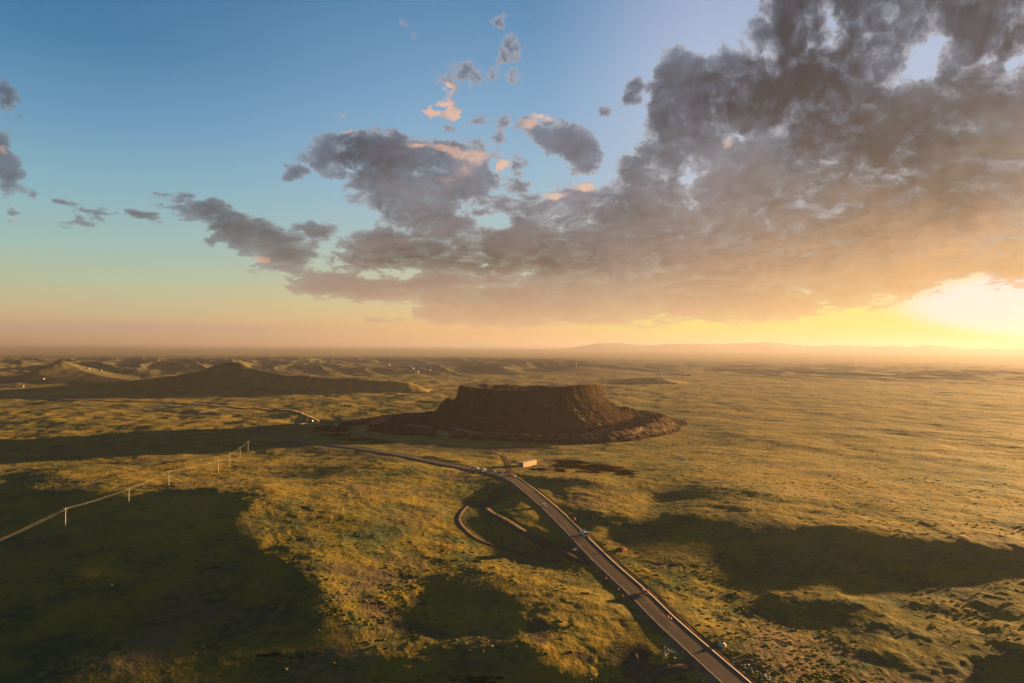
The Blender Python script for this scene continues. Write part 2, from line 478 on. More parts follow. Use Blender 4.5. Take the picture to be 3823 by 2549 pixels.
# ------------------------------------------------------------------ materials
class NT:
    def __init__(s, tree): s.t = tree; s.n = tree.nodes; s.l = tree.links
    def node(s, typ, **kw):
        n = s.n.new(typ)
        for k, v in kw.items(): setattr(n, k, v)
        return n
    def link(s, a, b): s.l.new(a, b)
    def put(s, sock, v):
        if isinstance(v, bpy.types.NodeSocket): s.l.new(v, sock)
        else: sock.default_value = v
    def math(s, op, a, b=None, c=None, clamp=False):
        n = s.n.new('ShaderNodeMath'); n.operation = op; n.use_clamp = clamp
        s.put(n.inputs[0], a)
        if b is not None: s.put(n.inputs[1], b)
        if c is not None: s.put(n.inputs[2], c)
        return n.outputs[0]
    def vmath(s, op, a, b=None, out=0):
        n = s.n.new('ShaderNodeVectorMath'); n.operation = op
        s.put(n.inputs[0], a)
        if b is not None:
            s.put(n.inputs['Scale'] if op == 'SCALE' else n.inputs[1], b)
        return n.outputs[out]
    def noise(s, vec, scale, detail=4, rough=0.55, dist=0.0, col=False):
        n = s.n.new('ShaderNodeTexNoise')
        s.put(n.inputs['Vector'], vec); s.put(n.inputs['Scale'], scale)
        n.inputs['Detail'].default_value = detail; n.inputs['Roughness'].default_value = rough
        n.inputs['Distortion'].default_value = dist
        return n.outputs[1 if col else 0]
    def mix(s, f, a, b, blend='MIX'):
        n = s.n.new('ShaderNodeMix'); n.data_type = 'RGBA'; n.blend_type = blend
        s.put(n.inputs[0], f); s.put(n.inputs[6], a); s.put(n.inputs[7], b)
        return n.outputs[2]
    def ramp(s, v, stops, interp='LINEAR'):
        n = s.n.new('ShaderNodeValToRGB'); n.color_ramp.interpolation = interp
        s.put(n.inputs[0], v)
        el = n.color_ramp.elements
        while len(el) > 1: el.remove(el[0])
        el[0].position = stops[0][0]; el[0].color = (*stops[0][1], 1) if not np.isscalar(stops[0][1]) else (stops[0][1],) * 3 + (1,)
        for p, c in stops[1:]:
            e = el.new(p); e.color = (*c, 1) if not np.isscalar(c) else (c, c, c, 1)
        return n.outputs[0]
    def maprange(s, v, a, b, c=0.0, d=1.0, smooth=True):
        n = s.n.new('ShaderNodeMapRange'); n.interpolation_type = 'SMOOTHSTEP' if smooth else 'LINEAR'
        s.put(n.inputs[0], v)
        for i, q in enumerate((a, b, c, d)): s.put(n.inputs[i + 1], q)
        return n.outputs[0]

def new_mat(name):
    m = bpy.data.materials.new(name); m.use_nodes = True
    nt = NT(m.node_tree); b = m.node_tree.nodes['Principled BSDF']
    return m, nt, b

def simple(name, col, rough=0.6, metal=0.0, var=0.12, scale=3.0, coat=0.0, spec=0.5):
    m, nt, b = new_mat(name)
    geo = nt.node('ShaderNodeTexCoord')
    n = nt.noise(geo.outputs['Object'], scale, 4)
    c0 = tuple(c * (1 - var) for c in col) + (1,); c1 = tuple(min(1, c * (1 + var)) for c in col) + (1,)
    nt.link(nt.mix(n, c0, c1), b.inputs['Base Color'])
    b.inputs['Roughness'].default_value = rough; b.inputs['Metallic'].default_value = metal
    b.inputs['Coat Weight'].default_value = coat
    b.inputs['Specular IOR Level'].default_value = spec
    return m

def grass_material():
    m, nt, b = new_mat('steppe_grass')
    geo = nt.node('ShaderNodeNewGeometry'); P = geo.outputs['Position']
    at = nt.node('ShaderNodeAttribute', attribute_name='cover')
    sep = nt.node('ShaderNodeSeparateColor'); nt.link(at.outputs['Color'], sep.inputs[0])
    flat = nt.vmath('MULTIPLY', P, (1, 1, 0.3))
    big = nt.noise(flat, 1 / 160, 4, 0.55)
    mid = nt.noise(flat, 1 / 28, 5, 0.6)
    sm = nt.noise(flat, 1 / 3.2, 5, 0.65)
    fine = nt.noise(flat, 1.1, 4, 0.7)
    green = (0.017, 0.040, 0.024, 1); olive = (0.098, 0.080, 0.015, 1); straw = (0.20, 0.135, 0.024, 1); soil = (0.105, 0.070, 0.050, 1)
    c = nt.mix(nt.maprange(mid, .36, .62), green, olive)
    c = nt.mix(nt.maprange(nt.math('ADD', nt.math('MULTIPLY', big, .5), nt.math('MULTIPLY', sm, .5)), .40, .66, 0, .8), c, straw)
    earth = nt.maprange(nt.math('ADD', nt.math('MULTIPLY', nt.noise(flat, 1 / 75, 5, 0.65, 0.6), .65), nt.math('MULTIPLY', sm, .35)), .53, .60, 0, .7)
    c = nt.mix(earth, c, soil)
    c = nt.mix(nt.maprange(fine, .35, .7, 0, .45), c, nt.mix(0.5, c, (0.02, 0.022, 0.008, 1)))
    # bare ground, dark basalt rubble, darker tint with far shade painted in
    wob = nt.math('MULTIPLY_ADD', nt.math('SUBTRACT', sm, .5), 1.3, 0.0)
    bare = nt.maprange(nt.math('ADD', sep.outputs[0], nt.math('MULTIPLY', wob, .8)), .35, .7)
    c = nt.mix(bare, c, nt.mix(fine, (0.034, 0.027, 0.020, 1), (0.078, 0.058, 0.043, 1)))
    lava = nt.maprange(nt.math('ADD', sep.outputs[1], nt.math('MULTIPLY', nt.math('SUBTRACT', nt.noise(nt.vmath('MULTIPLY', P, (.5, 1, 1)), 1 / 7.0, 6, .7), .5), 3.2)), .38, .52)
    c = nt.mix(lava, c, nt.mix(fine, (0.003, 0.0028, 0.0026, 1), (0.010, 0.007, 0.006, 1)))
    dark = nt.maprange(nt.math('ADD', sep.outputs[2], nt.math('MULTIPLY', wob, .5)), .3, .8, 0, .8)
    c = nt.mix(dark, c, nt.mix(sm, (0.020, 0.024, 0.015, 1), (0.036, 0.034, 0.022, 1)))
    nt.link(nt.math('MULTIPLY', nt.math('SUBTRACT', 1.0, nt.math('MAXIMUM', lava, nt.math('MULTIPLY', bare, .8))), 0.022), b.inputs['Specular IOR Level'])
    nt.link(c, b.inputs['Base Color'])
    b.inputs['Roughness'].default_value = 0.95
    bump = nt.node('ShaderNodeBump'); bump.inputs['Strength'].default_value = 1.0; bump.inputs['Distance'].default_value = 1.0
    hgt = nt.math('ADD', nt.math('MULTIPLY', nt.noise(flat, 1 / 5.0, 5, 0.62), .70), nt.math('MULTIPLY', nt.noise(flat, 0.9, 4, 0.6), .20))
    nt.link(hgt, bump.inputs['Height']); nt.link(bump.outputs[0], b.inputs['Normal'])
    return m

def scoria_material():
    m, nt, b = new_mat('volcanic_scoria')
    geo = nt.node('ShaderNodeNewGeometry'); P = geo.outputs['Position']
    n1 = nt.noise(P, 1 / 40, 5, .6, .5); n2 = nt.noise(P, 1 / 5, 6, .7); n3 = nt.noise(P, .6, 4, .7)
    st = nt.noise(nt.vmath('MULTIPLY', P, (1, 1, .12)), 1 / 6, 5, .6, .8)
    c = nt.mix(nt.maprange(n1, .38, .62), (0.005, 0.005, 0.004, 1), (0.030, 0.016, 0.012, 1))
    c = nt.mix(nt.maprange(st, .47, .62, 0, .8), c, (0.054, 0.034, 0.025, 1))
    c = nt.mix(nt.maprange(n1, .52, .66, 0, .9), c, (0.005, 0.006, 0.004, 1))
    c = nt.mix(nt.maprange(n2, .46, .62, 0, .8), c, (0.007, 0.008, 0.005, 1))
    at = nt.node('ShaderNodeAttribute', attribute_name='cover')
    sep = nt.node('ShaderNodeSeparateColor'); nt.link(at.outputs['Color'], sep.inputs[0])
    c = nt.mix(sep.outputs[0], c, nt.mix(n3, (0.11, 0.085, 0.062, 1), (0.20, 0.155, 0.115, 1)))
    c = nt.mix(sep.outputs[1], c, nt.mix(n3, (0.016, 0.018, 0.008, 1), (0.036, 0.034, 0.014, 1)))
    c = nt.mix(sep.outputs[2], c, nt.mix(n3, (0.16, 0.055, 0.03, 1), (0.30, 0.12, 0.06, 1)))
    nt.link(c, b.inputs['Base Color'])
    b.inputs['Roughness'].default_value = 0.95; b.inputs['Specular IOR Level'].default_value = 0.0
    bump = nt.node('ShaderNodeBump'); bump.inputs['Distance'].default_value = 1.0
    h = nt.math('ADD', nt.math('MULTIPLY', n2, 5.0), nt.math('MULTIPLY', n3, 1.0))
    nt.link(h, bump.inputs['Height']); nt.link(bump.outputs[0], b.inputs['Normal'])
    return m

def dirt_material(name, a, c2, edge=True):
    m, nt, b = new_mat(name)
    geo = nt.node('ShaderNodeNewGeometry'); P = geo.outputs['Position']
    n = nt.noise(P, .35, 6, .65); n2 = nt.noise(P, 1 / 12, 4)
    c = nt.mix(nt.maprange(nt.math('ADD', nt.math('MULTIPLY', n, .6), nt.math('MULTIPLY', n2, .4)), .38, .62), (*a, 1), (*c2, 1))
    nt.link(c, b.inputs['Base Color']); b.inputs['Roughness'].default_value = .95
    b.inputs['Specular IOR Level'].default_value = 0.0
    bump = nt.node('ShaderNodeBump'); bump.inputs['Distance'].default_value = .25
    nt.link(nt.noise(P, .8, 5, .7), bump.inputs['Height']); nt.link(bump.outputs[0], b.inputs['Normal'])
    return m

def asphalt_material():
    m, nt, b = new_mat('worn_asphalt')
    at = nt.node('ShaderNodeAttribute', attribute_name='uvw')      # x across, y along (metres)
    sep = nt.node('ShaderNodeSeparateXYZ'); nt.link(at.outputs['Vector'], sep.inputs[0])
    geo = nt.node('ShaderNodeNewGeometry'); P = geo.outputs['Position']
    across, along = sep.outputs[0], sep.outputs[1]
    cmb = nt.node('ShaderNodeCombineXYZ'); nt.put(cmb.inputs[0], across); nt.put(cmb.inputs[1], nt.math('MULTIPLY', along, .06))
    streak = nt.noise(cmb.outputs[0], 1.3, 5, .65)
    n = nt.noise(P, .5, 5, .65); fine = nt.noise(P, 6, 3, .7)
    c = nt.mix(nt.maprange(streak, .35, .65), (0.042, 0.034, 0.031, 1), (0.085, 0.062, 0.053, 1))
    c = nt.mix(nt.maprange(n, .5, .75, 0, .5), c, (0.16, 0.118, 0.094, 1))
    # dusty reddish lane and dark fresh patches, laid along the road
    lane = nt.math('MULTIPLY', nt.maprange(across, .3, .9), nt.math('SUBTRACT', 1.0, nt.maprange(across, 2.6, 3.2)))
    seg = nt.math('MULTIPLY', nt.maprange(along, 48, 54), nt.math('SUBTRACT', 1.0, nt.maprange(along, 78, 90)))
    dust = nt.math('MULTIPLY', nt.math('MULTIPLY', lane, seg), nt.maprange(n, .3, .6))
    c = nt.mix(nt.math('MULTIPLY', dust, .75), c, (0.20, 0.115, 0.078, 1))
    patch = nt.math('MULTIPLY', nt.maprange(along, 205, 206), nt.math('SUBTRACT', 1.0, nt.maprange(along, 219, 220)))
    patch2 = nt.math('SUBTRACT', 1.0, nt.maprange(along, 46, 48))
    c = nt.mix(nt.math('MULTIPLY', nt.math('MAXIMUM', patch, nt.math('MULTIPLY', patch2, .6)), .75), c, (0.045, 0.047, 0.050, 1))
    rut = nt.math('MULTIPLY', nt.maprange(nt.math('ABSOLUTE', nt.math('SUBTRACT', nt.math('ABSOLUTE', across), 1.9)), .2, 1.0), .55)
    c = nt.mix(rut, nt.mix(.5, c, (0.035, 0.030, 0.028, 1)), c)
    dust2 = nt.math('MULTIPLY', nt.maprange(across, -3.0, -.5), nt.maprange(nt.noise(cmb.outputs[0], .35, 3, .6), .5, .62))
    c = nt.mix(nt.math('MULTIPLY', dust2, .45), c, (0.14, 0.088, 0.066, 1))
    # dark drain edges
    edge = nt.maprange(nt.math('ABSOLUTE', across), 3.7, 4.1, 0, .6)
    c = nt.mix(edge, c, (0.03, 0.03, 0.03, 1))
    c = nt.mix(nt.maprange(fine, .3, .7, 0, .25), c, (0.03, 0.028, 0.026, 1))
    nt.link(c, b.inputs['Base Color']); b.inputs['Roughness'].default_value = .85
    b.inputs['Specular IOR Level'].default_value = 0.06
    return m

M_GRASS = grass_material(); M_SCORIA = scoria_material(); M_ASPH = asphalt_material()
M_DIRT = dirt_material('dirt_track_soil', (0.042, 0.034, 0.027), (0.078, 0.062, 0.049))
M_CLAY = dirt_material('red_clay_soil', (0.10, 0.045, 0.026), (0.16, 0.080, 0.048))
M_BANK = dirt_material('road_bank_soil', (0.055, 0.045, 0.032), (0.125, 0.088, 0.062))
M_KERB = simple('grey_brown_kerb', (0.050, 0.041, 0.036), .9, var=.3, scale=.7)
M_WHITEKERB = simple('pale_concrete', (0.19, 0.18, 0.17), .85, var=.25, scale=.6)
M_STONE = simple('white_limestone', (0.26, 0.25, 0.22), .9, var=.3, scale=1.3)
M_CONC = simple('pole_concrete', (0.19, 0.175, 0.15), .85, var=.12)
M_WIRE = simple('aluminium_wire', (0.075, 0.068, 0.052), .7, metal=0)
M_WHITE = simple('white_car_paint', (0.50, 0.50, 0.50), .35, coat=.6, var=.03)
M_RED = simple('dark_red_car_paint', (0.26, 0.035, 0.04), .35, coat=.6, var=.05)
M_DARK = simple('black_car_paint', (0.035, 0.038, 0.045), .35, coat=.6, var=.05)
M_BROWN = simple('brown_car_paint', (0.20, 0.14, 0.11), .4, coat=.5, var=.05)
M_GLASS = simple('dark_car_glass', (0.012, 0.014, 0.018), .12, var=.05, spec=.6)
M_RUBBER = simple('tyre_rubber', (0.02, 0.02, 0.02), .9)
M_STEEL = simple('wheel_steel', (0.35, 0.35, 0.36), .4, metal=.8)
M_LAMP = simple('lamp_lens', (0.75, 0.72, 0.65), .15, var=.03)
M_TAIL = simple('tail_lamp_lens', (0.35, 0.02, 0.015), .2, var=.03)
M_WALLW = simple('whitewashed_wall', (0.11, 0.105, 0.095), .9)
M_ROOFR = simple('faded_roof_tiles', (0.34, 0.20, 0.15), .9)
M_ROOFG = simple('grey_roof_sheet', (0.11, 0.11, 0.107), .8)
M_SHEDW = simple('cream_panel', (0.075, 0.032, 0.016), .85, var=.08)
M_SHEDG = simple('grey_panel', (0.13, 0.13, 0.12), .85)
M_ORANGE = simple('orange_plastic', (0.75, 0.16, 0.04), .6)
M_HIVIS = simple('orange_cloth', (0.70, 0.20, 0.04), .9)
M_CLOTH = simple('black_cloth', (0.02, 0.02, 0.024), .9)
M_SKIN = simple('skin', (0.42, 0.25, 0.17), .6)
M_HAIR = simple('black_hair', (0.015, 0.012, 0.01), .7)
M_CARGO = simple('dark_cargo', (0.06, 0.045, 0.035), .9, var=.5, scale=4)
M_MAST = simple('galvanised_steel', (0.55, 0.52, 0.48), .6, metal=.3)
M_TUFT = None
#@@GROUND
# ------------------------------------------------------------------ ground sheet (fan-shaped grid, fine near the road, coarse at the horizon)
NAZ, NR = 1350, 1150
az_core = np.linspace(R(-47), R(47), NAZ)
az = np.concatenate([np.linspace(R(-180), R(-49), 60), az_core, np.linspace(R(49), R(180), 60)])
rr = np.concatenate([np.geomspace(4, 118, 14), np.geomspace(125, 2600, 900), np.geomspace(2640, 9000, 190)[:], np.geomspace(9200, 70000, 90)])
A, RR = np.meshgrid(az, rr)
X = RR * np.sin(A); Y = RR * np.cos(A)
Z = np.empty_like(X)
for i in range(0, X.shape[0], 64):
    Z[i:i + 64] = ground(X[i:i + 64], Y[i:i + 64])
# road bed and the crater's footprint lie a little lower
kd = bilin(_FL['droad'], (X + 460) / 2, (Y - 140) / 2)
inr = (X > -458) & (X < 640) & (Y > 142) & (Y < 1150)
kd = np.where(inr, kd, 60)
Z -= 0.5 * (1 - sstep(5.0, 8.0, kd))
ktr = np.where(inr, bilin(_FL['dtr'], (X + 460) / 2, (Y - 140) / 2), 60)
rm = np.hypot(X - 15, Y - 960)
Z = np.where(rm < 150, Z - 3 * (1 - sstep(120, 150, rm)), Z)
uu, vv = project(X, Y, Z)
bare = np.maximum(0.85 * (1 - sstep(4, 10, kd)), 0.75 * (1 - sstep(0, 3.0, ktr)))
# trampled strip at both shoulders, gravel apron before the crater
def blob(cx, cy, rx, ry, a=1.0, rot=0.0):
    dx, dy = uu - cx, vv - cy
    c, s = math.cos(R(rot)), math.sin(R(rot))
    q = np.hypot((dx * c + dy * s) / rx, (-dx * s + dy * c) / ry)
    return a * (1 - sstep(.55, 1.15, q))
front = (Y > 120)
bare = np.maximum(bare, front * blob(1930, 1676, 150, 11, .8))
bare = np.maximum(bare, front * blob(2180, 2040, 60, 110, .55, -48) )
bare = np.maximum(bare, front * blob(2090, 2060, 120, 26, .62, 22))
bare = np.maximum(bare, front * blob(2370, 2500, 70, 60, .6))
bare = np.maximum(bare, front * blob(1905, 1770, 45, 14, .8))
for (cx, cy, rx, ry, a, ro) in [(1420, 2290, 120, 60, .62, 30), (1330, 2130, 190, 40, .55, 10), (1600, 2360, 130, 25, .6, 10), (2010, 2350, 70, 60, .6, 60),
                                (1950, 2230, 60, 30, .5, 0), (930, 2060, 90, 30, .5, 0), (1560, 2240, 50, 25, .6, 20), (2180, 2450, 60, 25, .6, 20), (1800, 2480, 120, 22, .5, 5)]:
    bare = np.maximum(bare, front * blob(cx, cy, rx, ry, a, ro))
lava = np.zeros_like(bare)
LAVA = [(2125, 1733, 90, 26, 0), (2230, 1750, 130, 22, 4), (2325, 1764, 65, 14, 6), (2010, 1752, 55, 8, 0), (2090, 1755, 40, 12, 0)]
for (cx, cy, rx, ry, ro) in LAVA:
    dxl, dyl = uu - cx, vv - cy; cl_, sl_ = math.cos(R(ro)), math.sin(R(ro))
    lava = np.maximum(lava, front * (1 - sstep(.1, 1.35, np.hypot((dxl * cl_ + dyl * sl_) / rx, (-dxl * sl_ + dyl * cl_) / ry))))
for (cx, cy, rx, ry) in [(1260, 1602, 60, 10), (1250, 1625, 80, 8), (1330, 1640, 90, 8), (1420, 1650, 60, 6)]:
    lava = np.maximum(lava, front * blob(cx, cy, rx, ry, .75))
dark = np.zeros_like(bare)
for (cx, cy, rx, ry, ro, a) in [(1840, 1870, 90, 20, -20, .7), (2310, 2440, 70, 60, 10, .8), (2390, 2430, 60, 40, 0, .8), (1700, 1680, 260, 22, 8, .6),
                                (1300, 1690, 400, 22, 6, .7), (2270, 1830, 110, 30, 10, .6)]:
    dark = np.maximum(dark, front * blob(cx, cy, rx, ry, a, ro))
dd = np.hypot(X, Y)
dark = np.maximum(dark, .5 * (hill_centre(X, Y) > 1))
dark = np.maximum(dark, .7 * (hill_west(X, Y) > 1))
dark = np.maximum(dark, 1.0 * sstep(2350, 2700, dd) * (1 - sstep(6500, 7500, dd)) * (1 - .5 * sstep(.05, .25, X / np.maximum(Y, 1))))  # far badlands darkened in their colour, standing in for cloud shade
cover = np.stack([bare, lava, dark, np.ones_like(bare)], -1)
nr, na = X.shape
V = np.stack([X, Y, Z], -1).reshape(-1, 3)
ii, jj = np.meshgrid(np.arange(nr - 1), np.arange(na - 1), indexing='ij')
q = np.stack([ii * na + jj, ii * na + jj + 1, (ii + 1) * na + jj + 1, (ii + 1) * na + jj], -1).reshape(-1, 4)[:, ::-1]
cx_ = (X[:-1, :-1] + X[1:, 1:]).ravel() / 2; cy_ = (Y[:-1, :-1] + Y[1:, 1:]).ravel() / 2
cat = np.zeros(len(q), int)
hw = hill_west(cx_, cy_) > 1.5; hc = hill_centre(cx_, cy_) > 1.2; hl = hill_low(cx_, cy_) > 1.0; hm = hill_mast(cx_, cy_) > 1.2
hr = (hill_range(cx_, cy_) > 25) & (cy_ > 14000)
cat[hr] = 5; cat[hm] = 4; cat[hl] = 3; cat[hw] = 1; cat[hc] = 2
covf = cover.reshape(-1, 4)
names = {0: ('ground', 'rolling steppe grassland lit gold by the low sun'), 1: ('hill', 'small pointed cone hill at the far left'),
         2: ('hill', 'broad pointed hill with a long right shoulder, left of the crater'), 3: ('hill', 'low dark flat hill just behind the crater'),
         4: ('hill', 'low hazy hill carrying the thin mast'), 5: ('mountain_range', 'hazy mountain range along the right horizon')}
for k, (nm, lb) in names.items():
    f = q[cat == k]
    if not len(f): continue
    used, inv = np.unique(f, return_inverse=True)
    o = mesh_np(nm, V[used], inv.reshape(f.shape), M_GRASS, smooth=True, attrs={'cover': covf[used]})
    tag(o, lb, 'hill' if nm == 'hill' else {'ground': 'ground', 'mountain_range': 'mountains'}[nm], kind='structure')
del V, q, covf, cover
#@@MESA
# ------------------------------------------------------------------ the crater
MC = np.array([27.0, 1010.0])
CREST = np.array([(-236, 915, 1.5), (-205, 965, 5), (-160, 1030, 7), (-110, 1062, 7), (-70, 1075, 6)], float)
CREST2 = np.array([(-178, 872, 2.0), (-130, 850, 4.5), (-90, 838, 6.0), (-40, 812, 6.5), (20, 790, 7.0), (75, 785, 7.5), (118, 805, 9), (152, 838, 11), (180, 878, 13.5),
                   (200, 925, 15), (212, 985, 13), (214, 1040, 8), (200, 1100, 3)], float)
def crest_field(x, y, C, wi, wo):
    best = np.full(x.shape, -9.0)
    P = resample(C, 12.0)
    for a, b in zip(P[:-1], P[1:]):
        ab = b[:2] - a[:2]; L2 = ab @ ab
        t = np.clip(((x - a[0]) * ab[0] + (y - a[1]) * ab[1]) / L2, 0, 1)
        dx = x - a[0] - t * ab[0]; dy = y - a[1] - t * ab[1]
        d = np.hypot(dx, dy); z = a[2] + t * (b[2] - a[2])
        side = (dx * (MC[0] - a[0]) + dy * (MC[1] - a[1])) > 0
        w = np.where(side, wi, wo)
        best = np.maximum(best, z - np.maximum(d - 4, 0) * w)
    return best
def mesa_height(x, y):
    dx, dy = x - MC[0], y - MC[1]
    th = np.arctan2(dx, -dy)                  # 0 towards the camera, + to the right
    r = np.hypot(dx, dy)
    deg = np.degrees(th)
    rim = np.interp(deg, [-180, -135, -90, -60, -30, 0, 30, 60, 85, 110, 140, 180], [80, 96, 104, 100, 96, 94, 97, 104, 108, 104, 92, 80])
    top = np.interp(deg, [-180, -150, -110, -90, -60, -35, -12, 5, 25, 45, 60, 75, 90, 110, 150, 180],
                    [44, 46, 48, 51, 51.5, 50.5, 50, 51.5, 55, 57, 56.5, 54, 48, 47, 46, 44])
    top = top + 0.5 * fbm(deg / 9.0, r * 0 + 3, 3, 70)
    foot = np.interp(deg, [-180, -120, -90, -60, -30, 0, 30, 60, 90, 120, 180], [150, 160, 165, 160, 165, 168, 168, 175, 190, 185, 150])
    cliff = np.interp(deg, [-180, -100, -75, -40, 0, 30, 55, 80, 100, 180], [8, 14, 15, 6, 3, 7, 13, 15, 13, 8])
    gul = fbm(deg / 15.0, r / 90, 2, 72); gul2 = fbm(deg / 3.2, r / 16, 3, 76) + .5 * fbm(x / 14, y / 14, 3, 79)
    rimw = rim + 1.6 * fbm(deg / 9.0, r * 0, 2, 78)
    t = np.clip((r - rimw) / np.maximum(foot - rimw, 1), 0, 1)
    s1 = (top - cliff) * (1 - t) ** 1.22
    s1 = s1 + (gul * 3.6 + gul2 * .7) * np.interp(deg, [-180, 20, 60, 180], [.5, .5, .65, .65]) * np.sin(np.pi * np.clip(t, 0, 1)) * 1.0
    # benches left by the quarry
    b = np.interp(deg, [-180, 10, 25, 60, 75, 180], [0, 0, 1, 1, 0, 0])
    s1 = s1 + b * 1.6 * np.tanh((t - .42) * 40) * np.exp(-((t - .42) / .06) ** 2)
    cl = cliff * (1 - sstep(0, 5.5, r - rimw))
    out = s1 + cl + .5 * gul2 * (1 - sstep(0, 12, np.abs(r - rimw)))
    # inside: rim lip, then the bowl
    inn = top + 0.6 - sstep(3, 26, rimw - r) * (7 + 4 * fbm(x / 30, y / 30, 3, 80)) + np.maximum(fbm(x / 9, y / 9, 3, 84), 0) * 2.2 * sstep(6, 20, rimw - r)
    # rubble hummocks on the far side of the bowl
    inn = inn + 5.5 * np.maximum(0, .35 + fbm(x / 16, y / 16, 3, 86)) * np.exp(-(((x + 8) / 45) ** 2 + ((y - 1075) / 22) ** 2))
    h = np.where(r > rimw, out, inn)
    # crags on the left edge and knobs at the right
    for (px, py, rad, hh) in [(-93, 985, 7, 11), (-88, 975, 4, 8), (-101, 992, 6, 8), (160, 962, 8, 4.5), (170, 968, 10, 5), (182, 972, 12, 4.5), (-104, 978, 5, 6)]:
        h = h + hh * np.exp(-(((x - px) ** 2 + (y - py) ** 2) / rad ** 2) ** 1.6) * (1 + .4 * fbm(x / 3, y / 3, 2, 88))
    # shoulder terrace to the right
    sh = 15 * np.exp(-(((x - 195) / 42) ** 2 + ((y - 1010) / 55) ** 2) ** 1.5)
    base = np.maximum(h, sh)
    base = np.where(r > foot, np.maximum(sh, 0), base)
    ring = np.maximum(crest_field(x, y, CREST, .42, .62), crest_field(x, y, CREST2, .38, .60))
    gr = fbm(x / 9, y / 9, 3, 90)
    ring = ring + 2.4 * fbm(x / 24, y / 24, 2, 93) + 1.8 * np.abs(gr) * (ring > .5)
    pit = -2.5 * np.exp(-(((x + 140) / 45) ** 2 + ((y - 965) / 45) ** 2) ** 2)
    z = np.maximum(base, ring)
    z = np.where(base < .5, z + pit, z)
    z = z + 0.5 * fbm(x / 5, y / 5, 3, 95)
    return z, ring, base, t, deg, r, rimw, foot
mx = np.arange(-275, 260, 0.95); my = np.arange(745, 1160, 1.05)
MX, MY = np.meshgrid(mx, my)
mz, ring, mbase, mt, mdeg, mr, mrim, mfoot = mesa_height(MX, MY)
G0 = ground(MX, MY)
# the crater's sheet dives under the grassland where its own height runs out
outer = np.maximum(ring, mbase)
infoot = (mr < mfoot + 6)
inside_ring = poly_mask([(p[0], p[1]) for p in CREST2[::-1]] + [(-205, 965), (-160, 1030), (-110, 1062), (0, 1130), (120, 1140)][::1], MX, MY)
edge = np.where(outer > 0.6, 1.0, 0.0)
edge = np.clip(blur(edge.astype(float), 1.2), 0, 1)
keepm = np.maximum(np.maximum(edge, (infoot | inside_ring).astype(float)), 0)
MZ = np.where(keepm > .5, np.maximum(mz, -2.5) + 0.35 * G0 * 0 + 0.4, G0 - 1.5)
MZ = np.where((keepm > .5) & (mz < .4), np.maximum(MZ, G0 + .25), MZ)
mu, mv = project(MX, MY, MZ)
cov = np.zeros(MX.shape + (4,)); cov[..., 3] = 1
rd = np.abs(mr - mrim + 3.0)
cov[..., 0] = np.where(np.abs(mdeg) < 75, (1 - sstep(1.2, 3.2, rd)), 0) * .8
isring = (mbase < 2).astype(float)
def mblob(cx, cy, rx, ry, rot=0):
    dx, dy = mu - cx, mv - cy; c, s = math.cos(R(rot)), math.sin(R(rot))
    return 1 - sstep(.6, 1.1, np.hypot((dx * c + dy * s) / rx, (-dx * s + dy * c) / ry) + .25 * fbm(MX / 6, MY / 6, 3, 97))
for (a, b_, c, d, ro, st) in [(1740, 1608, 75, 5, 12, .8), (1655, 1618, 34, 12, 10, .6), (1735, 1640, 18, 8, 0, .5), (1830, 1645, 50, 9, 4, .35), (1960, 1652, 60, 7, 2, .3), (1560, 1590, 60, 6, 5, .35),
                              (2390, 1600, 22, 16, 30, .3), (2230, 1612, 70, 6, -12, .3), (2140, 1530, 24, 2, 0, .6), (2165, 1555, 4, 34, -52, .6), (2240, 1585, 3, 10, -50, .5)]:
    cov[..., 0] = np.maximum(cov[..., 0], min(1, st * 1.8) * mblob(a, b_, c, d, ro))
cov[..., 2] = np.maximum(cov[..., 2], mblob(1420, 1567, 55, 14, -14) * .95)
crestline = np.clip(1 - np.abs(ring - 6.5) / 9, 0, 1) * (ring > 3) * (fbm(MX / 7, MY / 7, 3, 99) > -.12) * isring
cov[..., 0] = np.maximum(cov[..., 0], .30 * crestline)
veg = np.clip(sstep(.0, .35, fbm(MX / 30, MY / 30, 4, 98) + .12), 0, 1) * sstep(2, 12, mbase)
veg = veg * np.interp(mdeg, [-180, 15, 45, 180], [1, 1, .25, .25])
cov[..., 1] = np.clip(veg * .75 * (mr > mrim) + .85 * ((mr < mrim - 5) & (mbase > 20)), 0, 1)
nr_, na_ = MX.shape
ii, jj = np.meshgrid(np.arange(nr_ - 1), np.arange(na_ - 1), indexing='ij')
q = np.stack([ii * na_ + jj, ii * na_ + jj + 1, (ii + 1) * na_ + jj + 1, (ii + 1) * na_ + jj], -1)
keep = (keepm[:-1, :-1] > .05) | (keepm[1:, 1:] > .05)
pad = blur(keep.astype(float), 2) > .02
f = q[pad]
used, inv = np.unique(f.reshape(-1), return_inverse=True)
V = np.stack([MX, MY, MZ], -1).reshape(-1, 3)
o = mesh_np('volcano_crater', V[used], inv.reshape(f.shape), M_SCORIA, smooth=True, attrs={'cover': cov.reshape(-1, 4)[used]})
tag(o, 'dark flat-topped volcanic crater hill with quarried slopes and a spoil bank around its foot', 'volcano', kind='structure')
MZs = MZ.copy(); MZs[keepm < .5] = -99
def mesa_z(x, y):
    fx = (np.asarray(x) - mx[0]) / .95; fy = (np.asarray(y) - my[0]) / 1.05
    ok = (fx > 1) & (fx < len(mx) - 2) & (fy > 1) & (fy < len(my) - 2)
    return np.where(ok, bilin(MZs, fx, fy), -99)
def surface(x, y):
    return np.maximum(ground(x, y), mesa_z(x, y))
del V, q

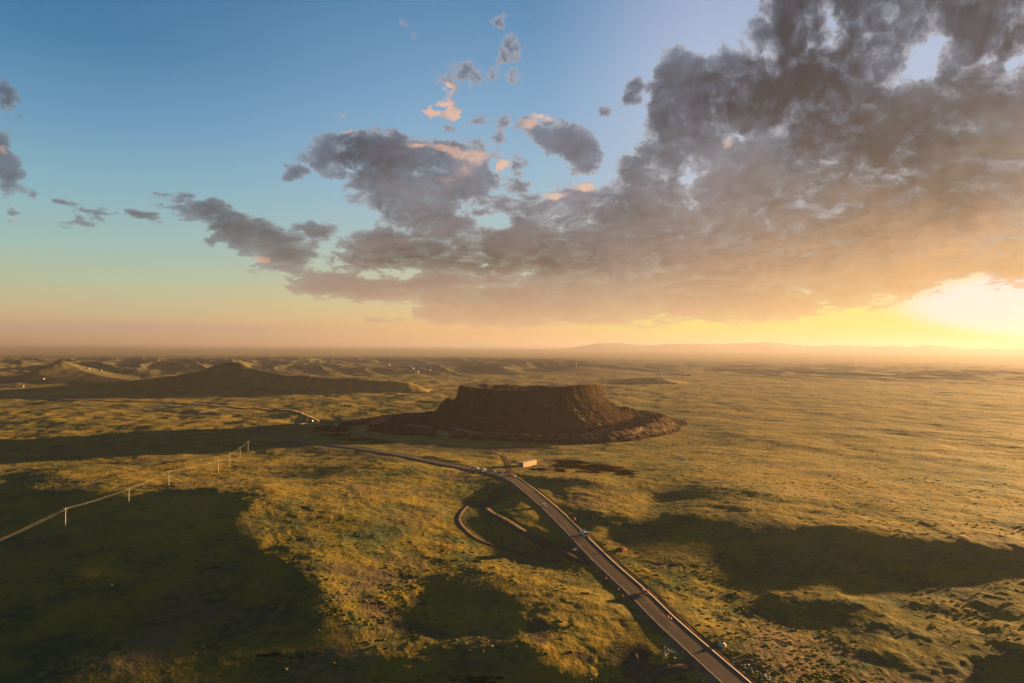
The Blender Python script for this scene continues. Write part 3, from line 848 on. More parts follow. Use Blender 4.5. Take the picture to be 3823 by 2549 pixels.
# ------------------------------------------------------------------ road and tracks
def strip(name, line, offs, lift, mat, zfn, uvw=False, follow=False):
    if line is ROADL or (len(line) and np.allclose(line[0], ROADL[0])): pass
    """a band along a line; offs = [(offset, height above the smooth ground)]"""
    P = line; T = np.gradient(P, axis=0); T /= np.linalg.norm(T, axis=1)[:, None]
    N = np.stack([T[:, 1], -T[:, 0]], 1)          # to the right of travel
    s = np.concatenate([[0], np.cumsum(np.linalg.norm(np.diff(P, axis=0), axis=1))])
    cz = zfn(P[:, 0], P[:, 1])
    k = np.ones(5) / 5
    cz = smooth1(cz, 9)
    rows = []; uvws = []
    for off, dz in offs:
        q_ = P + N * (off if np.isscalar(off) else off[:, None])
        z = ((cz + dz + lift) if not follow else smooth1(zfn(q_[:, 0], q_[:, 1]), 3) + dz + lift) if dz > -50 else zfn(q_[:, 0], q_[:, 1]) - 0.5
        rows.append(np.stack([q_[:, 0], q_[:, 1], z], 1))
        o_ = np.full(len(P), off) if np.isscalar(off) else off
        uvws.append(np.stack([o_, s, s * 0], 1))
    m = len(offs); n = len(P)
    V = np.stack(rows, 1).reshape(-1, 3)
    i, j = np.meshgrid(np.arange(n - 1), np.arange(m - 1), indexing='ij')
    fq = np.stack([i * m + j, i * m + j + 1, (i + 1) * m + j + 1, (i + 1) * m + j], -1).reshape(-1, 4)
    o = mesh_np(name, V, fq, mat, smooth=False)
    if uvw:
        a = o.data.attributes.new('uvw', 'FLOAT_VECTOR', 'POINT')
        a.data.foreach_set('vector', np.stack(uvws, 1).reshape(-1, 3).astype(np.float32).ravel())
    return o
road_z = base_ground
RW = 4.2
# travel runs away from the camera, so positive offsets are on the photograph's right
tag(strip('road_bank', ROADL, [(-7.8, -99), (-RW - .7, .16), (RW + .7, .16), (7.8, -99)], 0.25, M_BANK, road_z), 'earth embankment under the asphalt road', 'road bank', kind='structure')
tag(strip('road', ROADL, [(o_, .22) for o_ in np.linspace(-RW, RW, 9)], 0.25, M_ASPH, road_z, True), 'two-lane worn asphalt road running from lower right towards the crater', 'road', kind='structure')
def kerb(line, off, w, h, mat, nm, lb):
    o = strip(nm, line, [(off - w / 2, .0), (off - w / 2, .22 + h), (off + w / 2, .22 + h), (off + w / 2, .0)], 0.25, mat, road_z)
    return tag(o, lb, 'kerb', kind='structure')
n_tr = int(np.argmin(np.hypot(*(ROADL - pick([2190], [1998], road_z)[0, :2]).T)))
kerb(ROADL[:n_tr + 1], RW + .22, .34, .14, M_WHITEKERB, 'kerb', 'pale concrete kerb along the right edge of the road')
kerb(ROADL[n_tr:n_tr + 95], RW + .25, .38, .12, M_KERB, 'kerb', 'brown earth kerb continuing along the far right edge of the road')
kerb(ROADL[:n_tr + 88], -RW - .22, .28, .06, M_KERB, 'kerb', 'brown kerb along the left edge of the road')
clay = ROADL[4:n_tr + 6]
wv = 6.3 + .9 * fbm(np.arange(len(clay)) / 7.0, np.zeros(len(clay)), 3, 101)
ww = .55 + .5 * np.clip(fbm(np.arange(len(clay)) / 4.0, np.zeros(len(clay)) + 9, 3, 102) + .2, 0, 1)
tag(strip('clay_strip', clay, [(wv - ww, -.35), (wv, .02), (wv + ww, -.45)], 0.25, M_CLAY, road_z), 'thin ridge of orange clay beside the pale kerb', 'ground', kind='structure')
TL = {'farm_track': 'pair of wheel ruts leading from the road towards the crater', 'loop_track': 'wide dirt track looping on the left of the road',
      'outer_track': 'narrow wheel track curving outside the wide loop', 'side_track': 'dirt track beside the road at the bottom of the view',
      'access_track': 'short dirt link joining the road near the white stones', 'quarry_track': 'pale dirt track along the front foot of the crater bank',
      'spur_track': 'straight dirt road lit orange at the far bend', 'hill_road': 'dark road climbing and winding away to the far left'}
for k, (L, w) in LINES.items():
    n = len(L)
    fade = np.minimum(1, np.minimum(np.arange(n), np.arange(n)[::-1]) / 5.0) * .8 + .2
    wob = (1 + .22 * fbm(np.arange(n) / 4.0, np.zeros(n) + len(k), 3, 104)) * fade * w / 2
    zf = (lambda x, y: road_z(x, y)) if k != 'hill_road' else (lambda x, y: ground(x, y))
    lift = (.15 if k != 'side_track' else .04) if k not in ('hill_road', 'spur_track') else .8
    mat = M_DIRT if k != 'hill_road' else M_BANK
    if k == 'farm_track':
        a = strip('dirt_track', L, [(-1.6, 0), (-.55, 0)], lift + .05, mat, zf, follow=True); b_ = strip('dirt_track', L, [(.55, 0), (1.6, 0)], lift + .05, mat, zf, follow=True)
        tag(a, 'left wheel rut of the track leading from the road towards the crater', 'track', kind='structure')
        tag(b_, 'right wheel rut of the track leading from the road towards the crater', 'track', kind='structure')
        continue
    o = strip('dirt_track', L, [(-wob - .5, -99), (-wob, 0), (wob * 0, .03), (wob, 0), (wob + .5, -99)], lift, mat, zf, follow=True)
    tag(o, TL[k], 'track', kind='structure')
#@@OBJECTS
# ------------------------------------------------------------------ vehicles
road_top = lambda x, y: road_z(x, y) + .25 + .22
def heading_at(P):
    i = int(np.argmin(np.hypot(ROADL[:, 0] - P[0], ROADL[:, 1] - P[1]))); i = min(max(i, 1), len(ROADL) - 2)
    d = ROADL[i + 1] - ROADL[i - 1]
    return math.atan2(-d[0], d[1])          # rotation that turns +Y along the road, away from the camera

def wheel_set(root, pos, rad=.34, w=.22):
    for (x, y) in pos:
        t = MB().tube((x - w / 2, y, rad), (x + w / 2, y, rad), rad, n=16).build('wheel', M_RUBBER, root)
        s = 1 if x > 0 else -1
        MB().tube((x + s * (w / 2 - .02), y, rad), (x + s * (w / 2 + .02), y, rad), rad * .6, n=12).build('rim', M_STEEL, t)

def make_car(name, label, cat, paint, suv=False, group=None):
    root = empty(name); tag(root, label, cat, group)
    k = 1.12 if suv else 1.0
    z1 = .95 * k
    prof = [(-2.2, .32), (-2.24, .62), (-2.2, z1 - .03), (-1.75, z1), (.95, z1), (1.75, z1 - .14), (2.15, z1 - .26), (2.25, .58), (2.2, .30), (1.85, .24), (-1.9, .24)]
    MB().prism(prof, -.88, .88).build('body', paint, root, bevel=.06)
    zt = 1.42 * k
    yb = -2.05 if suv else -1.75
    cab = MB()
    n = [(-.80, yb, z1), (.80, yb, z1), (.80, .98, z1), (-.80, .98, z1)]
    tp = [(-.64, yb + (.22 if suv else .6), zt - .03), (.64, yb + (.22 if suv else .6), zt - .03), (.64, .28, zt - .03), (-.64, .28, zt - .03)]
    cab.add(n + tp, [(3, 2, 1, 0), (4, 5, 6, 7), (0, 1, 5, 4), (1, 2, 6, 5), (2, 3, 7, 6), (3, 0, 4, 7)])
    cab.build('windows', M_GLASS, root)
    rf = MB(); ya, yc = yb + (.16 if suv else .5), .38
    rf.box((0, (ya + yc) / 2, zt), (1.34, yc - ya, .06))
    for s in (-1, 1):
        for (y0, y1) in ((1.0, .32), (-.3, -.3), (yb + .02, yb + (.24 if suv else .58))):
            rf.tube((s * .815, y0, z1), (s * .655, y1, zt - .01), .035, n=6)
    rf.build('roof', paint, root)
    wheel_set(root, [(-.82, 1.38), (.82, 1.38), (-.82, -1.38), (.82, -1.38)])
    for s in (-1, 1):
        MB().box((s * .66, 2.235, .64), (.34, .06, .16)).build('headlight', M_LAMP, root, bevel=.02)
        MB().box((s * .70, -2.235, .76), (.26, .05, .2)).build('tail_light', M_TAIL, root, bevel=.02)
        MB().box((s * .98, .72, z1 + .06), (.2, .1, .13)).build('mirror', paint, root, bevel=.02)
    MB().box((0, 2.26, .38), (1.5, .08, .16)).build('bumper', M_RUBBER, root, bevel=.02)
    return root

def make_truck(name, label, group=None):
    root = empty(name); tag(root, label, 'truck', group)
    MB().box((0, 0, .72), (.9, 6.6, .22)).build('chassis', M_RUBBER, root)
    MB().prism([(1.75, .75), (1.75, 2.75), (2.0, 2.82), (3.05, 2.72), (3.4, 1.75), (3.45, .75)], -1.15, 1.15).build('cab', M_WHITE, root, bevel=.05)
    MB().add([(-1.0, 3.13, 2.62), (1.0, 3.13, 2.62), (1.0, 3.44, 1.80), (-1.0, 3.44, 1.80)], [(0, 1, 2, 3)]).build('windscreen', M_GLASS, root)
    for s in (-1, 1):
        MB().box((s * 1.165, 2.65, 2.05), (.03, .75, .6)).build('side_window', M_GLASS, root)
        MB().box((s * .85, 3.47, .95), (.4, .06, .22)).build('headlight', M_LAMP, root, bevel=.02)
        MB().box((s * 1.33, 3.2, 2.1), (.12, .12, .45)).build('mirror', M_RUBBER, root)
    bed = MB().box((0, -1.0, .98), (2.36, 5.0, .14))
    bed.box((-1.14, -1.0, 1.75), (.09, 5.0, 1.5)).box((1.14, -1.0, 1.75), (.09, 5.0, 1.5)).box((0, 1.46, 1.85), (2.2, .09, 1.7)).box((0, -3.46, 1.7), (2.2, .09, 1.4))
    bed.build('cargo_bed', M_WHITE, root)
    MB().box((0, -1.0, 1.55), (2.15, 4.7, 1.0), taper=(.7, .8)).build('load', M_CARGO, root, bevel=.12)
    MB().box((0, 3.48, .62), (2.2, .12, .25)).build('bumper', M_RUBBER, root, bevel=.03)
    wheel_set(root, [(-1.0, 2.45), (1.0, 2.45), (-1.0, -1.4), (1.0, -1.4), (-1.0, -2.5), (1.0, -2.5)], .5, .3)
    return root

def on_road(root, u, v, turn=0.0, dx=0.0):
    P = pick([u], [v], road_top)[0]
    h = heading_at(P) + turn
    root.location = (P[0], P[1], float(road_top(P[0], P[1]))); root.rotation_euler = (0, 0, h)
    return root
PI = math.pi
on_road(make_car('car', 'white car driving alone down the middle of the road towards the viewer', 'car', M_WHITE), 2031, 1890, PI)
on_road(make_truck('truck', 'white truck with a dark load parked on the right side of the road'), 2181, 2001, PI)
on_road(make_car('car', 'dark red car standing at the right kerb with a person behind it', 'car', M_RED, suv=True), 2408, 2218, PI)
on_road(make_car('car', 'long white estate car, leftmost of the cars queued at the bend', 'car', M_WHITE, True), 1780, 1750, PI)
on_road(make_car('car', 'white car second from the left in the queue at the bend', 'car', M_WHITE), 1806, 1754, PI)
on_road(make_car('car', 'black car in front of the white cars at the bend', 'car', M_DARK), 1799, 1760, PI)
on_road(make_car('car', 'brown car in the middle of the queue at the bend', 'car', M_BROWN), 1842, 1760, PI)
on_road(make_car('car', 'black car at the right end of the queue, nearest the dirt junction', 'car', M_DARK), 1869, 1768, PI)
def on_ground(root, u, v, rz=0.0, fn=None, sink=0.0):
    P = pick([u], [v], fn or surface)[0]
    root.location = (P[0], P[1], P[2] - sink); root.rotation_euler = (0, 0, rz)
    return P
c = make_truck('truck', 'small white truck far off at the sharp bend of the road'); on_road(c, 957, 1597, PI * .9)
c = make_car('car', 'white car far off on the orange dirt road', 'car', M_WHITE, True); P = on_ground(c, 1163, 1575, R(70)); c.location[2] = float(ground(P[0], P[1])) + 1.0
c = make_car('car', 'white car parked at the left end of the crater bank', 'car', M_WHITE, True); on_ground(c, 1255, 1589, R(80))
c = make_car('car', 'dull red car parked beside the quarry track at the left foot of the crater bank', 'car', M_RED, True); on_ground(c, 1315, 1602, R(60))
c = make_car('car', 'white car on top of the crater bank at the right', 'car', M_WHITE, True); on_ground(c, 2441, 1571, R(20))
for i, (u, v) in enumerate([(2537, 1570), (2552, 1568)]):
    c = make_truck('truck', ['white truck on the plain right of the crater, left one of a pair', 'white truck on the plain right of the crater, right one of a pair'][i]); on_ground(c, u, v, R(85))

# ------------------------------------------------------------------ long shed / wall
def make_shed():
    root = empty('roadside_shed'); tag(root, 'long cream walled shed with a grey end, standing on the grass near the dirt junction', 'shed')
    L, W, H = 19.0, 4.4, 3.9
    MB().box((0, 0, H / 2), (L, W, H)).build('wall', M_SHEDW, root)
    MB().box((-L / 2 - .06, 0, H / 2 - .02), (.10, W - .02, H - .1)).build('end_wall', M_SHEDG, root)
    MB().box((0, 0, H + .10), (L + .5, W + .5, .2)).build('roof', M_SHEDG, root, bevel=.04)
    for k in range(6):
        MB().box((-L / 2 + 1.6 + k * 3.15, -W / 2 - .04, H / 2), (.12, .08, H - .1)).build('pilaster', M_SHEDW, root)
    MB().box((0, 0, .12), (L + .3, W + .3, .3)).build('plinth', M_CONC, root)
    return root
P1 = pick([1954], [1744], surface)[0]; P2 = pick([2001], [1734], surface)[0]
sh = make_shed(); mid_ = (P1 + P2) / 2; an = math.atan2(P2[1] - P1[1], P2[0] - P1[0])
nrm = np.array([-math.sin(an), math.cos(an)])
Ls = float(np.hypot(*(P2 - P1)[:2]))
print('shed length from picture', Ls)
an = max(R(38), min(an, R(60)))
nrm = np.array([-math.sin(an), math.cos(an)])
ctr = P1[:2] + np.array([math.cos(an), math.sin(an)]) * 9.5 + nrm * 2.2
sh.location = (ctr[0], ctr[1], float(ground(ctr[0], ctr[1])) - .1); sh.rotation_euler = (0, 0, an)

# ------------------------------------------------------------------ power poles and wires
def make_pole():
    root = empty('power_pole')
    MB().tube((0, 0, -.4), (0, 0, 11.5), .18, .11, 10).build('post', M_CONC, root)
    arm = MB().box((0, 0, 10.9), (2.2, .14, .14)).build('crossarm', M_MAST, root)
    for x in (-.95, 0, .95):
        z = 10.97 if x else 11.5
        MB().tube((x, 0, z), (x, 0, z + .28), .08, .05, 8).build('insulator', M_WHITEKERB, root if not x else arm)
    return root
near = [(244, 1971, 76), (481, 1885, 64), (630, 1811, 55), (815, 1767, 50), (858, 1739, 46), (896, 1708, 39), (926, 1683, 37), (954, 1661, 33), (980, 1634, 32)]
far = [(143, 1706, 26), (284, 1684, 22), (432, 1662, 22), (534, 1645, 15), (633, 1629, 19), (737, 1618, 18), (837, 1604, 21), (914, 1596, 17), (977, 1590, 17), (1096, 1579, 14), (1147, 1574, 16),
       (1200, 1563, 12), (1254, 1556, 12), (1295, 1549, 10), (1329, 1543, 10), (1374, 1537, 8), (1404, 1528, 9), (1434, 1520, 10)]
pole0 = make_pole(); first = True
ords = ['first', 'second', 'third', 'fourth', 'fifth', 'sixth', 'seventh', 'eighth', 'ninth', 'tenth', 'eleventh', 'twelfth', 'thirteenth', 'fourteenth', 'fifteenth', 'sixteenth', 'seventeenth', 'eighteenth']
near_pts = []
hid = pick([-260], [2215], ground)[0]
for row, lst in (('near', near), ('far', far)):
    for i, (u, v, hpx) in enumerate(lst):
        P = pick([u], [v], ground)[0]
        dist = float(np.hypot(P[0], P[1])); hh = hpx / F * P[1]
        k = float(np.clip(hh / 11.7, .72, 1.25))
        o = pole0 if first else copy_tree(pole0)
        first = False
        o.location = P; o.scale = (1, 1, k)
        if row == 'near':
            near_pts.append((P, k))
            extra = ' on the shaded slope' if i < 2 else (' on sunlit grass' if i < 4 else ' in the crater shadow')
            tag(o, 'concrete power pole, %s from the left in the near row,%s' % (ords[i], extra), 'power pole', 'power poles of the near row')
        else:
            tag(o, 'tiny distant power pole, %s from the left in the far row beyond the shadow band' % ords[i], 'power pole', 'power poles of the far row')
allp = [(hid, 1.0)] + near_pts
e_pole = copy_tree(pole0); e_pole.location = hid; e_pole.scale = (1, 1, 1)
tag(e_pole, 'nearest power pole just outside the left edge carrying the wires', 'power pole', 'power poles of the near row')
rots = []
for i, (P, k) in enumerate(allp):
    a = allp[max(i - 1, 0)][0]; b = allp[min(i + 1, len(allp) - 1)][0]
    rots.append(math.atan2(b[1] - a[1], b[0] - a[0]) + PI / 2)
for o, rz in zip([e_pole] + [x for x in bpy.data.objects if x.get('group') == 'power poles of the near row' and x != e_pole], rots):
    o.rotation_euler = (0, 0, rz)
for s, lb in ((-.95, 'thin sunlit wire sagging between the near poles, upper strand in the view'), (.95, 'thin sunlit wire sagging between the near poles, lower strand in the view')):
    w = MB()
    pts = []
    for (P, k), rz in zip(allp, rots):
        pts.append(np.array([P[0] + s * math.cos(rz), P[1] + s * math.sin(rz), P[2] + 11.25 * k]))
    for a, b in zip(pts[:-1], pts[1:]):
        prev = a
        L = np.linalg.norm(b - a)
        for t in np.linspace(0, 1, 13)[1:]:
            p = a + (b - a) * t; p = p - np.array([0, 0, 4 * t * (1 - t) * L * .018])
            w.tube(prev, p, .028, n=5); prev = p
    tag(w.build('power_line', M_WIRE), lb, 'wire', 'wires of the near row')

# ------------------------------------------------------------------ mast on its hill
P = pick([2151], [1375], ground)[0]
mast = empty('mast', P); tag(mast, 'tall thin mast on a low hazy hill beyond the crater', 'mast')
mm = MB()
for a in range(3):
    t = a * 2 * PI / 3
    mm.tube((1.3 * math.cos(t), 1.3 * math.sin(t), -1), (.35 * math.cos(t), .35 * math.sin(t), 30), .16, .1, 6)
for z in range(0, 30, 3):
    r_ = 1.3 - .95 * z / 30
    for a in range(3):
        t0, t1 = a * 2 * PI / 3, (a + 1) * 2 * PI / 3
        mm.tube((r_ * math.cos(t0), r_ * math.sin(t0), z), (r_ * .9 * math.cos(t1), r_ * .9 * math.sin(t1), z + 3), .06, n=5)
mm.build('lattice', M_MAST, mast)
MB().tube((0, 0, 30), (0, 0, 34), .08, n=6).build('antenna', M_MAST, mast)
for z in (24, 27):
    MB().tube((0, -.7, z), (0, -1.0, z), .6, n=12).build('dish', M_WHITEKERB, mast)
hut = empty('equipment_hut', pick([2146], [1375], ground)[0]); tag(hut, 'small white hut at the foot of the tall thin mast', 'hut')
MB().box((0, 0, 1.4), (5, 4, 3.2)).build('wall', M_WALLW, hut); MB().box((0, 0, 3.1), (5.5, 4.5, .25)).build('roof', M_ROOFG, hut)

# ------------------------------------------------------------------ far houses
def make_house(roofm):
    h = empty('house')
    w = MB().box((0, 0, 1.3), (11, 6.5, 3.6)).build('wall', M_WALLW, h)
    MB().prism([(-3.7, 3.1), (3.7, 3.1), (0, 5.0)], -5.8, 5.8).build('roof', roofm, h)
    MB().box((1, -3.28, 1.0), (1.1, .06, 2.0)).build('door', M_RUBBER, h)
    for x in (-3.4, 3.6):
        MB().box((x, -3.28, 1.5), (1.5, .06, 1.2)).build('window', M_GLASS, h)
    return h
vill = [(250, 280), (350, 275), (655, 320), (718, 328), (860, 315), (940, 312), (1020, 318), (1020, 365), (1210, 350), (1290, 340), (1335, 385), (1430, 378), (1600, 370), (1680, 360), (1750, 352), (1615, 415), (1740, 405),
        (1800, 430), (1740, 480), (1800, 490), (1860, 470), (1900, 495), (1950, 530), (2030, 505), (2120, 510), (2175, 503), (1985, 450), (2265, 437), (1590, 520), (1500, 600), (1585, 595), (1345, 612), (1395, 435)]
vpx = [(1420 + x / 11.76, 1340 + y / 11.76) for x, y in vill]
spx = [(2452, 1398), (2462, 1399), (2472, 1399), (2483, 1400), (2493, 1401), (2505, 1401)] + [(2518 + 6.5 * i, 1397.5 + .7 * i) for i in range(9)]
h0 = make_house(M_ROOFG); h1 = make_house(M_ROOFR); used0 = {id(h0): False, id(h1): False}
def put_house(px, lb, grp, sc=1.0):
    src = random.choice([h0, h0, h1])
    o = src if not used0[id(src)] else copy_tree(src)
    used0[id(src)] = True
    P = pick([px[0]], [px[1]], ground)[0]
    o.location = P; o.rotation_euler = (0, 0, random.uniform(-.35, .35)); o.scale = (sc * random.uniform(.8, 1.35), sc, sc)
    tag(o, lb, 'house', grp)
for p in vpx: put_house(p, 'tiny white house of the hazy village beyond the plain, left of the crater', 'houses of the far village', 1.15)
for p in spx: put_house(p, 'tiny pale house of the settlement strung along the plain, right of the mast', 'houses of the settlement right of the mast', 1.0)
for p, lb in [((331, 1378), 'white building between the two pointed hills, left one'), ((376, 1385), 'white building between the two pointed hills, right one'),
              ((162, 1416), 'lone white house on the slope of the far left cone hill'), ((81, 1444), 'lone white house at the foot of the far left cone hill')]:
    put_house(p, lb, 'lone white buildings near the cone hills', .65)

# ------------------------------------------------------------------ people
def skin_obj(name, pts, edges, radii, mat, parent=None, root=0):
    me = bpy.data.meshes.new(name); me.from_pydata(pts, edges, [])
    o = bpy.data.objects.new(name, me); COL.objects.link(o)
    m = o.modifiers.new('Skin', 'SKIN'); o.modifiers.new('Sub', 'SUBSURF').levels = 1
    o.modifiers['Sub'].render_levels = 1
    lay = me.skin_vertices[0] if len(me.skin_vertices) else None
    for i, r_ in enumerate(radii):
        lay.data[i].radius = (r_, r_) if np.isscalar(r_) else r_
    lay.data[root].use_root = True
    for p in me.polygons: p.use_smooth = True
    me.materials.append(mat)
    if parent: o.parent = parent
    return o
def make_person(label, cloth, group=None):
    # joints: pelvis, waist, chest, neck, head, arms, legs, hands with fingers
    P = [(0, 0, .95), (0, 0, 1.12), (0, 0, 1.38), (0, 0, 1.50), (0, .01, 1.60), (0, .01, 1.72)]
    Rr = [.14, .13, .16, .055, .085, .075]; E = [(0, 1), (1, 2), (2, 3), (3, 4), (4, 5)]
    def add(p, r_, par): P.append(p); Rr.append(r_); E.append((par, len(P) - 1)); return len(P) - 1
    nose = add((0, .115, 1.63), .012, 4)
    for s in (-1, 1):
        a = add((s * .19, 0, 1.42), .06, 2); b = add((s * .25, -.02, 1.14), .045, a); c_ = add((s * .24, .08, .90), .032, b); h_ = add((s * .235, .11, .82), .034, c_)
        for k, (dx, L) in enumerate([(-.028, .075), (-.01, .085), (.010, .08), (.028, .065)]):
            f1 = add((s * .235 + dx, .125, .78), .009, h_); add((s * .235 + dx, .14, .82 - L), .008, f1)
        add((s * .20, .15, .80), .010, h_)
        l = add((s * .095, 0, .88), .085, 0); k_ = add((s * .11, .02, .50), .06, l); n_ = add((s * .115, -.01, .10), .04, k_); add((s * .12, .14, .035), .036, n_)
        add((s * .083, .02, 1.64), .014, 4)
    person = skin_obj('person', P, E, Rr, M_SKIN); tag(person, label, 'person', group)
    J = [(0, 0, .93), (0, 0, 1.12), (0, 0, 1.38), (0, 0, 1.45)]; JR = [.165, .155, .185, .09]; JE = [(0, 1), (1, 2), (2, 3)]
    for s in (-1, 1):
        n = len(J); J += [(s * .19, 0, 1.42), (s * .25, -.02, 1.14), (s * .242, .07, .93)]; JR += [.08, .065, .05]; JE += [(2, n), (n, n + 1), (n + 1, n + 2)]
    skin_obj('jacket', J, JE, JR, cloth, person)
    T = [(0, 0, .95)]; TR = [.16]; TE = []
    for s in (-1, 1):
        n = len(T); T += [(s * .095, 0, .86), (s * .11, .02, .50), (s * .115, -.01, .12)]; TR += [.10, .075, .06]; TE += [(0, n), (n, n + 1), (n + 1, n + 2)]
    skin_obj('trousers', T, TE, TR, M_CLOTH, person)
    skin_obj('hair', [(0, -.02, 1.66), (0, -.01, 1.74), (0, .03, 1.765)], [(0, 1), (1, 2)], [.085, .085, .06], M_HAIR, person)
    return person
pr = make_person('person in black clothes standing behind the dark red car', M_CLOTH); on_ground(pr, 2420, 2212, R(150), road_top)
pr = make_person('road worker in an orange jacket standing on the clay beside the right kerb', M_HIVIS); on_ground(pr, 2509, 2276, R(200), lambda x, y: ground(x, y))
pr = make_person('person in an orange jacket at the mouth of the dirt junction', M_HIVIS); on_ground(pr, 1904, 1775, R(190), lambda x, y: ground(x, y))

# ------------------------------------------------------------------ cones, posts, stones
def make_cone():
    c = empty('traffic_cone')
    MB().box((0, 0, .04), (.55, .55, .07)).build('base', M_ORANGE, c, bevel=.015)
    MB().tube((0, 0, .07), (0, 0, .95), .22, .05, 14).build('shell', M_ORANGE, c)
    MB().tube((0, 0, .42), (0, 0, .64), .150, .105, 14).build('white_band', M_WHITE, c)
    return c
k0 = make_cone(); cones = [(2496, 2304, 'orange traffic cone on the road surface, left one of the pair', road_top), (2506, 2311, 'orange traffic cone on the road surface, right one of the pair', road_top),
                           (2263, 2163, 'orange traffic cone left of the left kerb, above the rubble', ground), (2309, 2203, 'orange traffic cone on the bank left of the left kerb', ground),
                           (2325, 2227, 'orange traffic cone on the bank, lowest one left of the kerb', ground), (1912, 1778, 'orange traffic cone beside the person at the dirt junction', ground)]
for i, (u, v, lb, fn) in enumerate(cones):
    o = k0 if i == 0 else copy_tree(k0)
    P = on_ground(o, u, v, random.uniform(0, 1), fn); o.scale = (1.1, 1.1, 1.05) if i != 1 else (.9, .9, .8)
    tag(o, lb, 'traffic cone', 'orange traffic cones')
def lump(name, mat, rx, ry, rz_, seed, n=2):
    bm = bmesh.new(); bmesh.ops.create_icosphere(bm, subdivisions=n, radius=1)
    r_ = random.Random(seed)
    off = r_.uniform(0, 99)
    for v in bm.verts:
        f = 1 + .35 * float(perlin(np.array(v.co.x * 1.3 + off), np.array(v.co.y * 1.3 + v.co.z + off), seed)) + r_.uniform(-.09, .09)
        v.co = Vector((v.co.x * rx * f, v.co.y * ry * f, max(v.co.z * rz_ * f, -.3 * rz_)))
    me = bpy.data.meshes.new(name); bm.to_mesh(me); bm.free(); me.materials.append(mat)
    o = bpy.data.objects.new(name, me); COL.objects.link(o)
    return o
heap = lump('dirt_heap', M_CLAY, 2.6, 1.8, 1.7, 5, 3); on_ground(heap, 1907, 1779, .3, ground); tag(heap, 'heap of orange earth at the mouth of the dirt junction', 'heap')
heap = lump('dirt_heap', M_CLAY, 3.2, 2.0, 1.5, 9, 3); on_ground(heap, 2318, 2054, .5, ground); tag(heap, 'low heap of reddish earth on the grass right of the road above the red car', 'heap')
heap = lump('gravel_heap', M_STONE, 1.6, 1.2, .9, 6, 3); on_ground(heap, 1918, 1779, .1, ground); tag(heap, 'small white gravel heap right of the orange earth heap', 'heap')
# dark pile of basalt left of the crater bank
pile = lump('rubble_pile', M_SCORIA, 21, 9, 6.5, 11, 4); on_ground(pile, 1228, 1609, 0, ground); tag(pile, 'long black pile of rubble at the left end of the crater bank', 'pile')
pan = [(1776, 1765, 'white board lying left of the bend, left one'), (1783, 1766, 'white board lying left of the bend, right one'), (2145, 2050, 'pale board lying between the loop track and the road, left one'),
       (2152, 2053, 'pale board lying between the loop track and the road, right one')]
for i, (u, v, lb) in enumerate(pan):
    o = MB().box((0, 0, .15), (3.2, .8, .25)).build('board', M_STONE, None, bevel=.03); on_ground(o, u, v, R(62), ground); tag(o, lb, 'board', 'boards lying beside the road')
post = MB().tube((0, 0, -.2), (0, 0, 1.6), .20, .16, 8).build('marker_post', M_ORANGE, None); on_ground(post, 2146, 1942, 0, ground); tag(post, 'stubby orange marker post on the grass right of the road', 'post')
flagp = empty('marker_flag'); on_ground(flagp, 3207, 2485, 0, ground); tag(flagp, 'small pink flag in the grass at the lower right', 'flag')
MB().tube((0, 0, -.1), (0, 0, 1.3), .03, n=6).build('stick', M_CONC, flagp); MB().box((.35, 0, 1.1), (.7, .05, .5)).build('cloth', simple('pink_cloth', (.7, .12, .22), .9), flagp)
wb = MB().box((0, 0, 1.0), (2.4, 1.2, 2.2)).build('white_box', M_STONE, None, bevel=.05); on_ground(wb, 1760, 1457, .3); tag(wb, 'small white cabinet on the left rim of the crater', 'cabinet')
st_protos = [lump('stone', M_STONE, .5, .42, .36, 20 + i) for i in range(4)]; used_s = [False] * 4
def stone(u, v, s, lb, grp, fn=ground):
    i = random.randrange(4)
    o = st_protos[i] if not used_s[i] else st_protos[i].copy()
    if used_s[i]: COL.objects.link(o)
    used_s[i] = True
    P = on_ground(o, u, v, random.uniform(0, 6), fn); s = s * .72; o.scale = (s, s * random.uniform(.8, 1.2), s)
    tag(o, lb, 'stone', grp)
big = lump('boulder', M_STONE, 1.5, 1.3, 1.2, 31, 3); on_ground(big, 2697, 2411, 0, ground); tag(big, 'big white boulder right of the pale kerb', 'boulder')
z6 = lambda x, y: (2400 + x / 4.704, 2350 + y / 4.704)
for (x, y) in [(370, 250), (425, 240), (390, 285), (385, 310), (440, 340), (375, 365), (425, 370), (390, 410), (455, 405), (395, 445), (435, 430), (480, 375), (510, 335), (540, 405), (575, 440), (500, 400), (530, 370), (430, 270),
               (590, 400), (610, 430), (640, 390), (690, 400), (700, 435), (580, 385), (555, 500), (640, 470), (720, 520), (450, 615), (665, 500), (380, 340), (560, 360), (455, 375)]:
    u, v = z6(x + random.uniform(-5, 5), y + random.uniform(-5, 5)); stone(u, v, random.uniform(.55, 1.25), 'white stone scattered on the dark grass left of the road, above the dirt link', 'white stones left of the road')
for (x, y) in [(1800, 630), (1850, 620), (1920, 680), (1885, 675), (1915, 710), (1920, 740), (1985, 740), (2010, 745), (2060, 770), (2080, 800), (2120, 790), (2110, 820), (2150, 800), (2160, 830), (2080, 850), (2110, 860), (2140, 850),
               (2170, 815), (2225, 850), (2215, 880), (2180, 880), (2095, 885), (2250, 915), (2300, 905), (2330, 925), (2345, 910), (2075, 870), (2130, 870), (1770, 755), (1715, 710), (1590, 565), (1865, 655)]:
    u, v = z6(x + random.uniform(-5, 5), y + random.uniform(-5, 5)); stone(u, v, random.uniform(.6, 1.35), 'white stone scattered on the dark grass at the bottom right of the road', 'white stones right of the road')
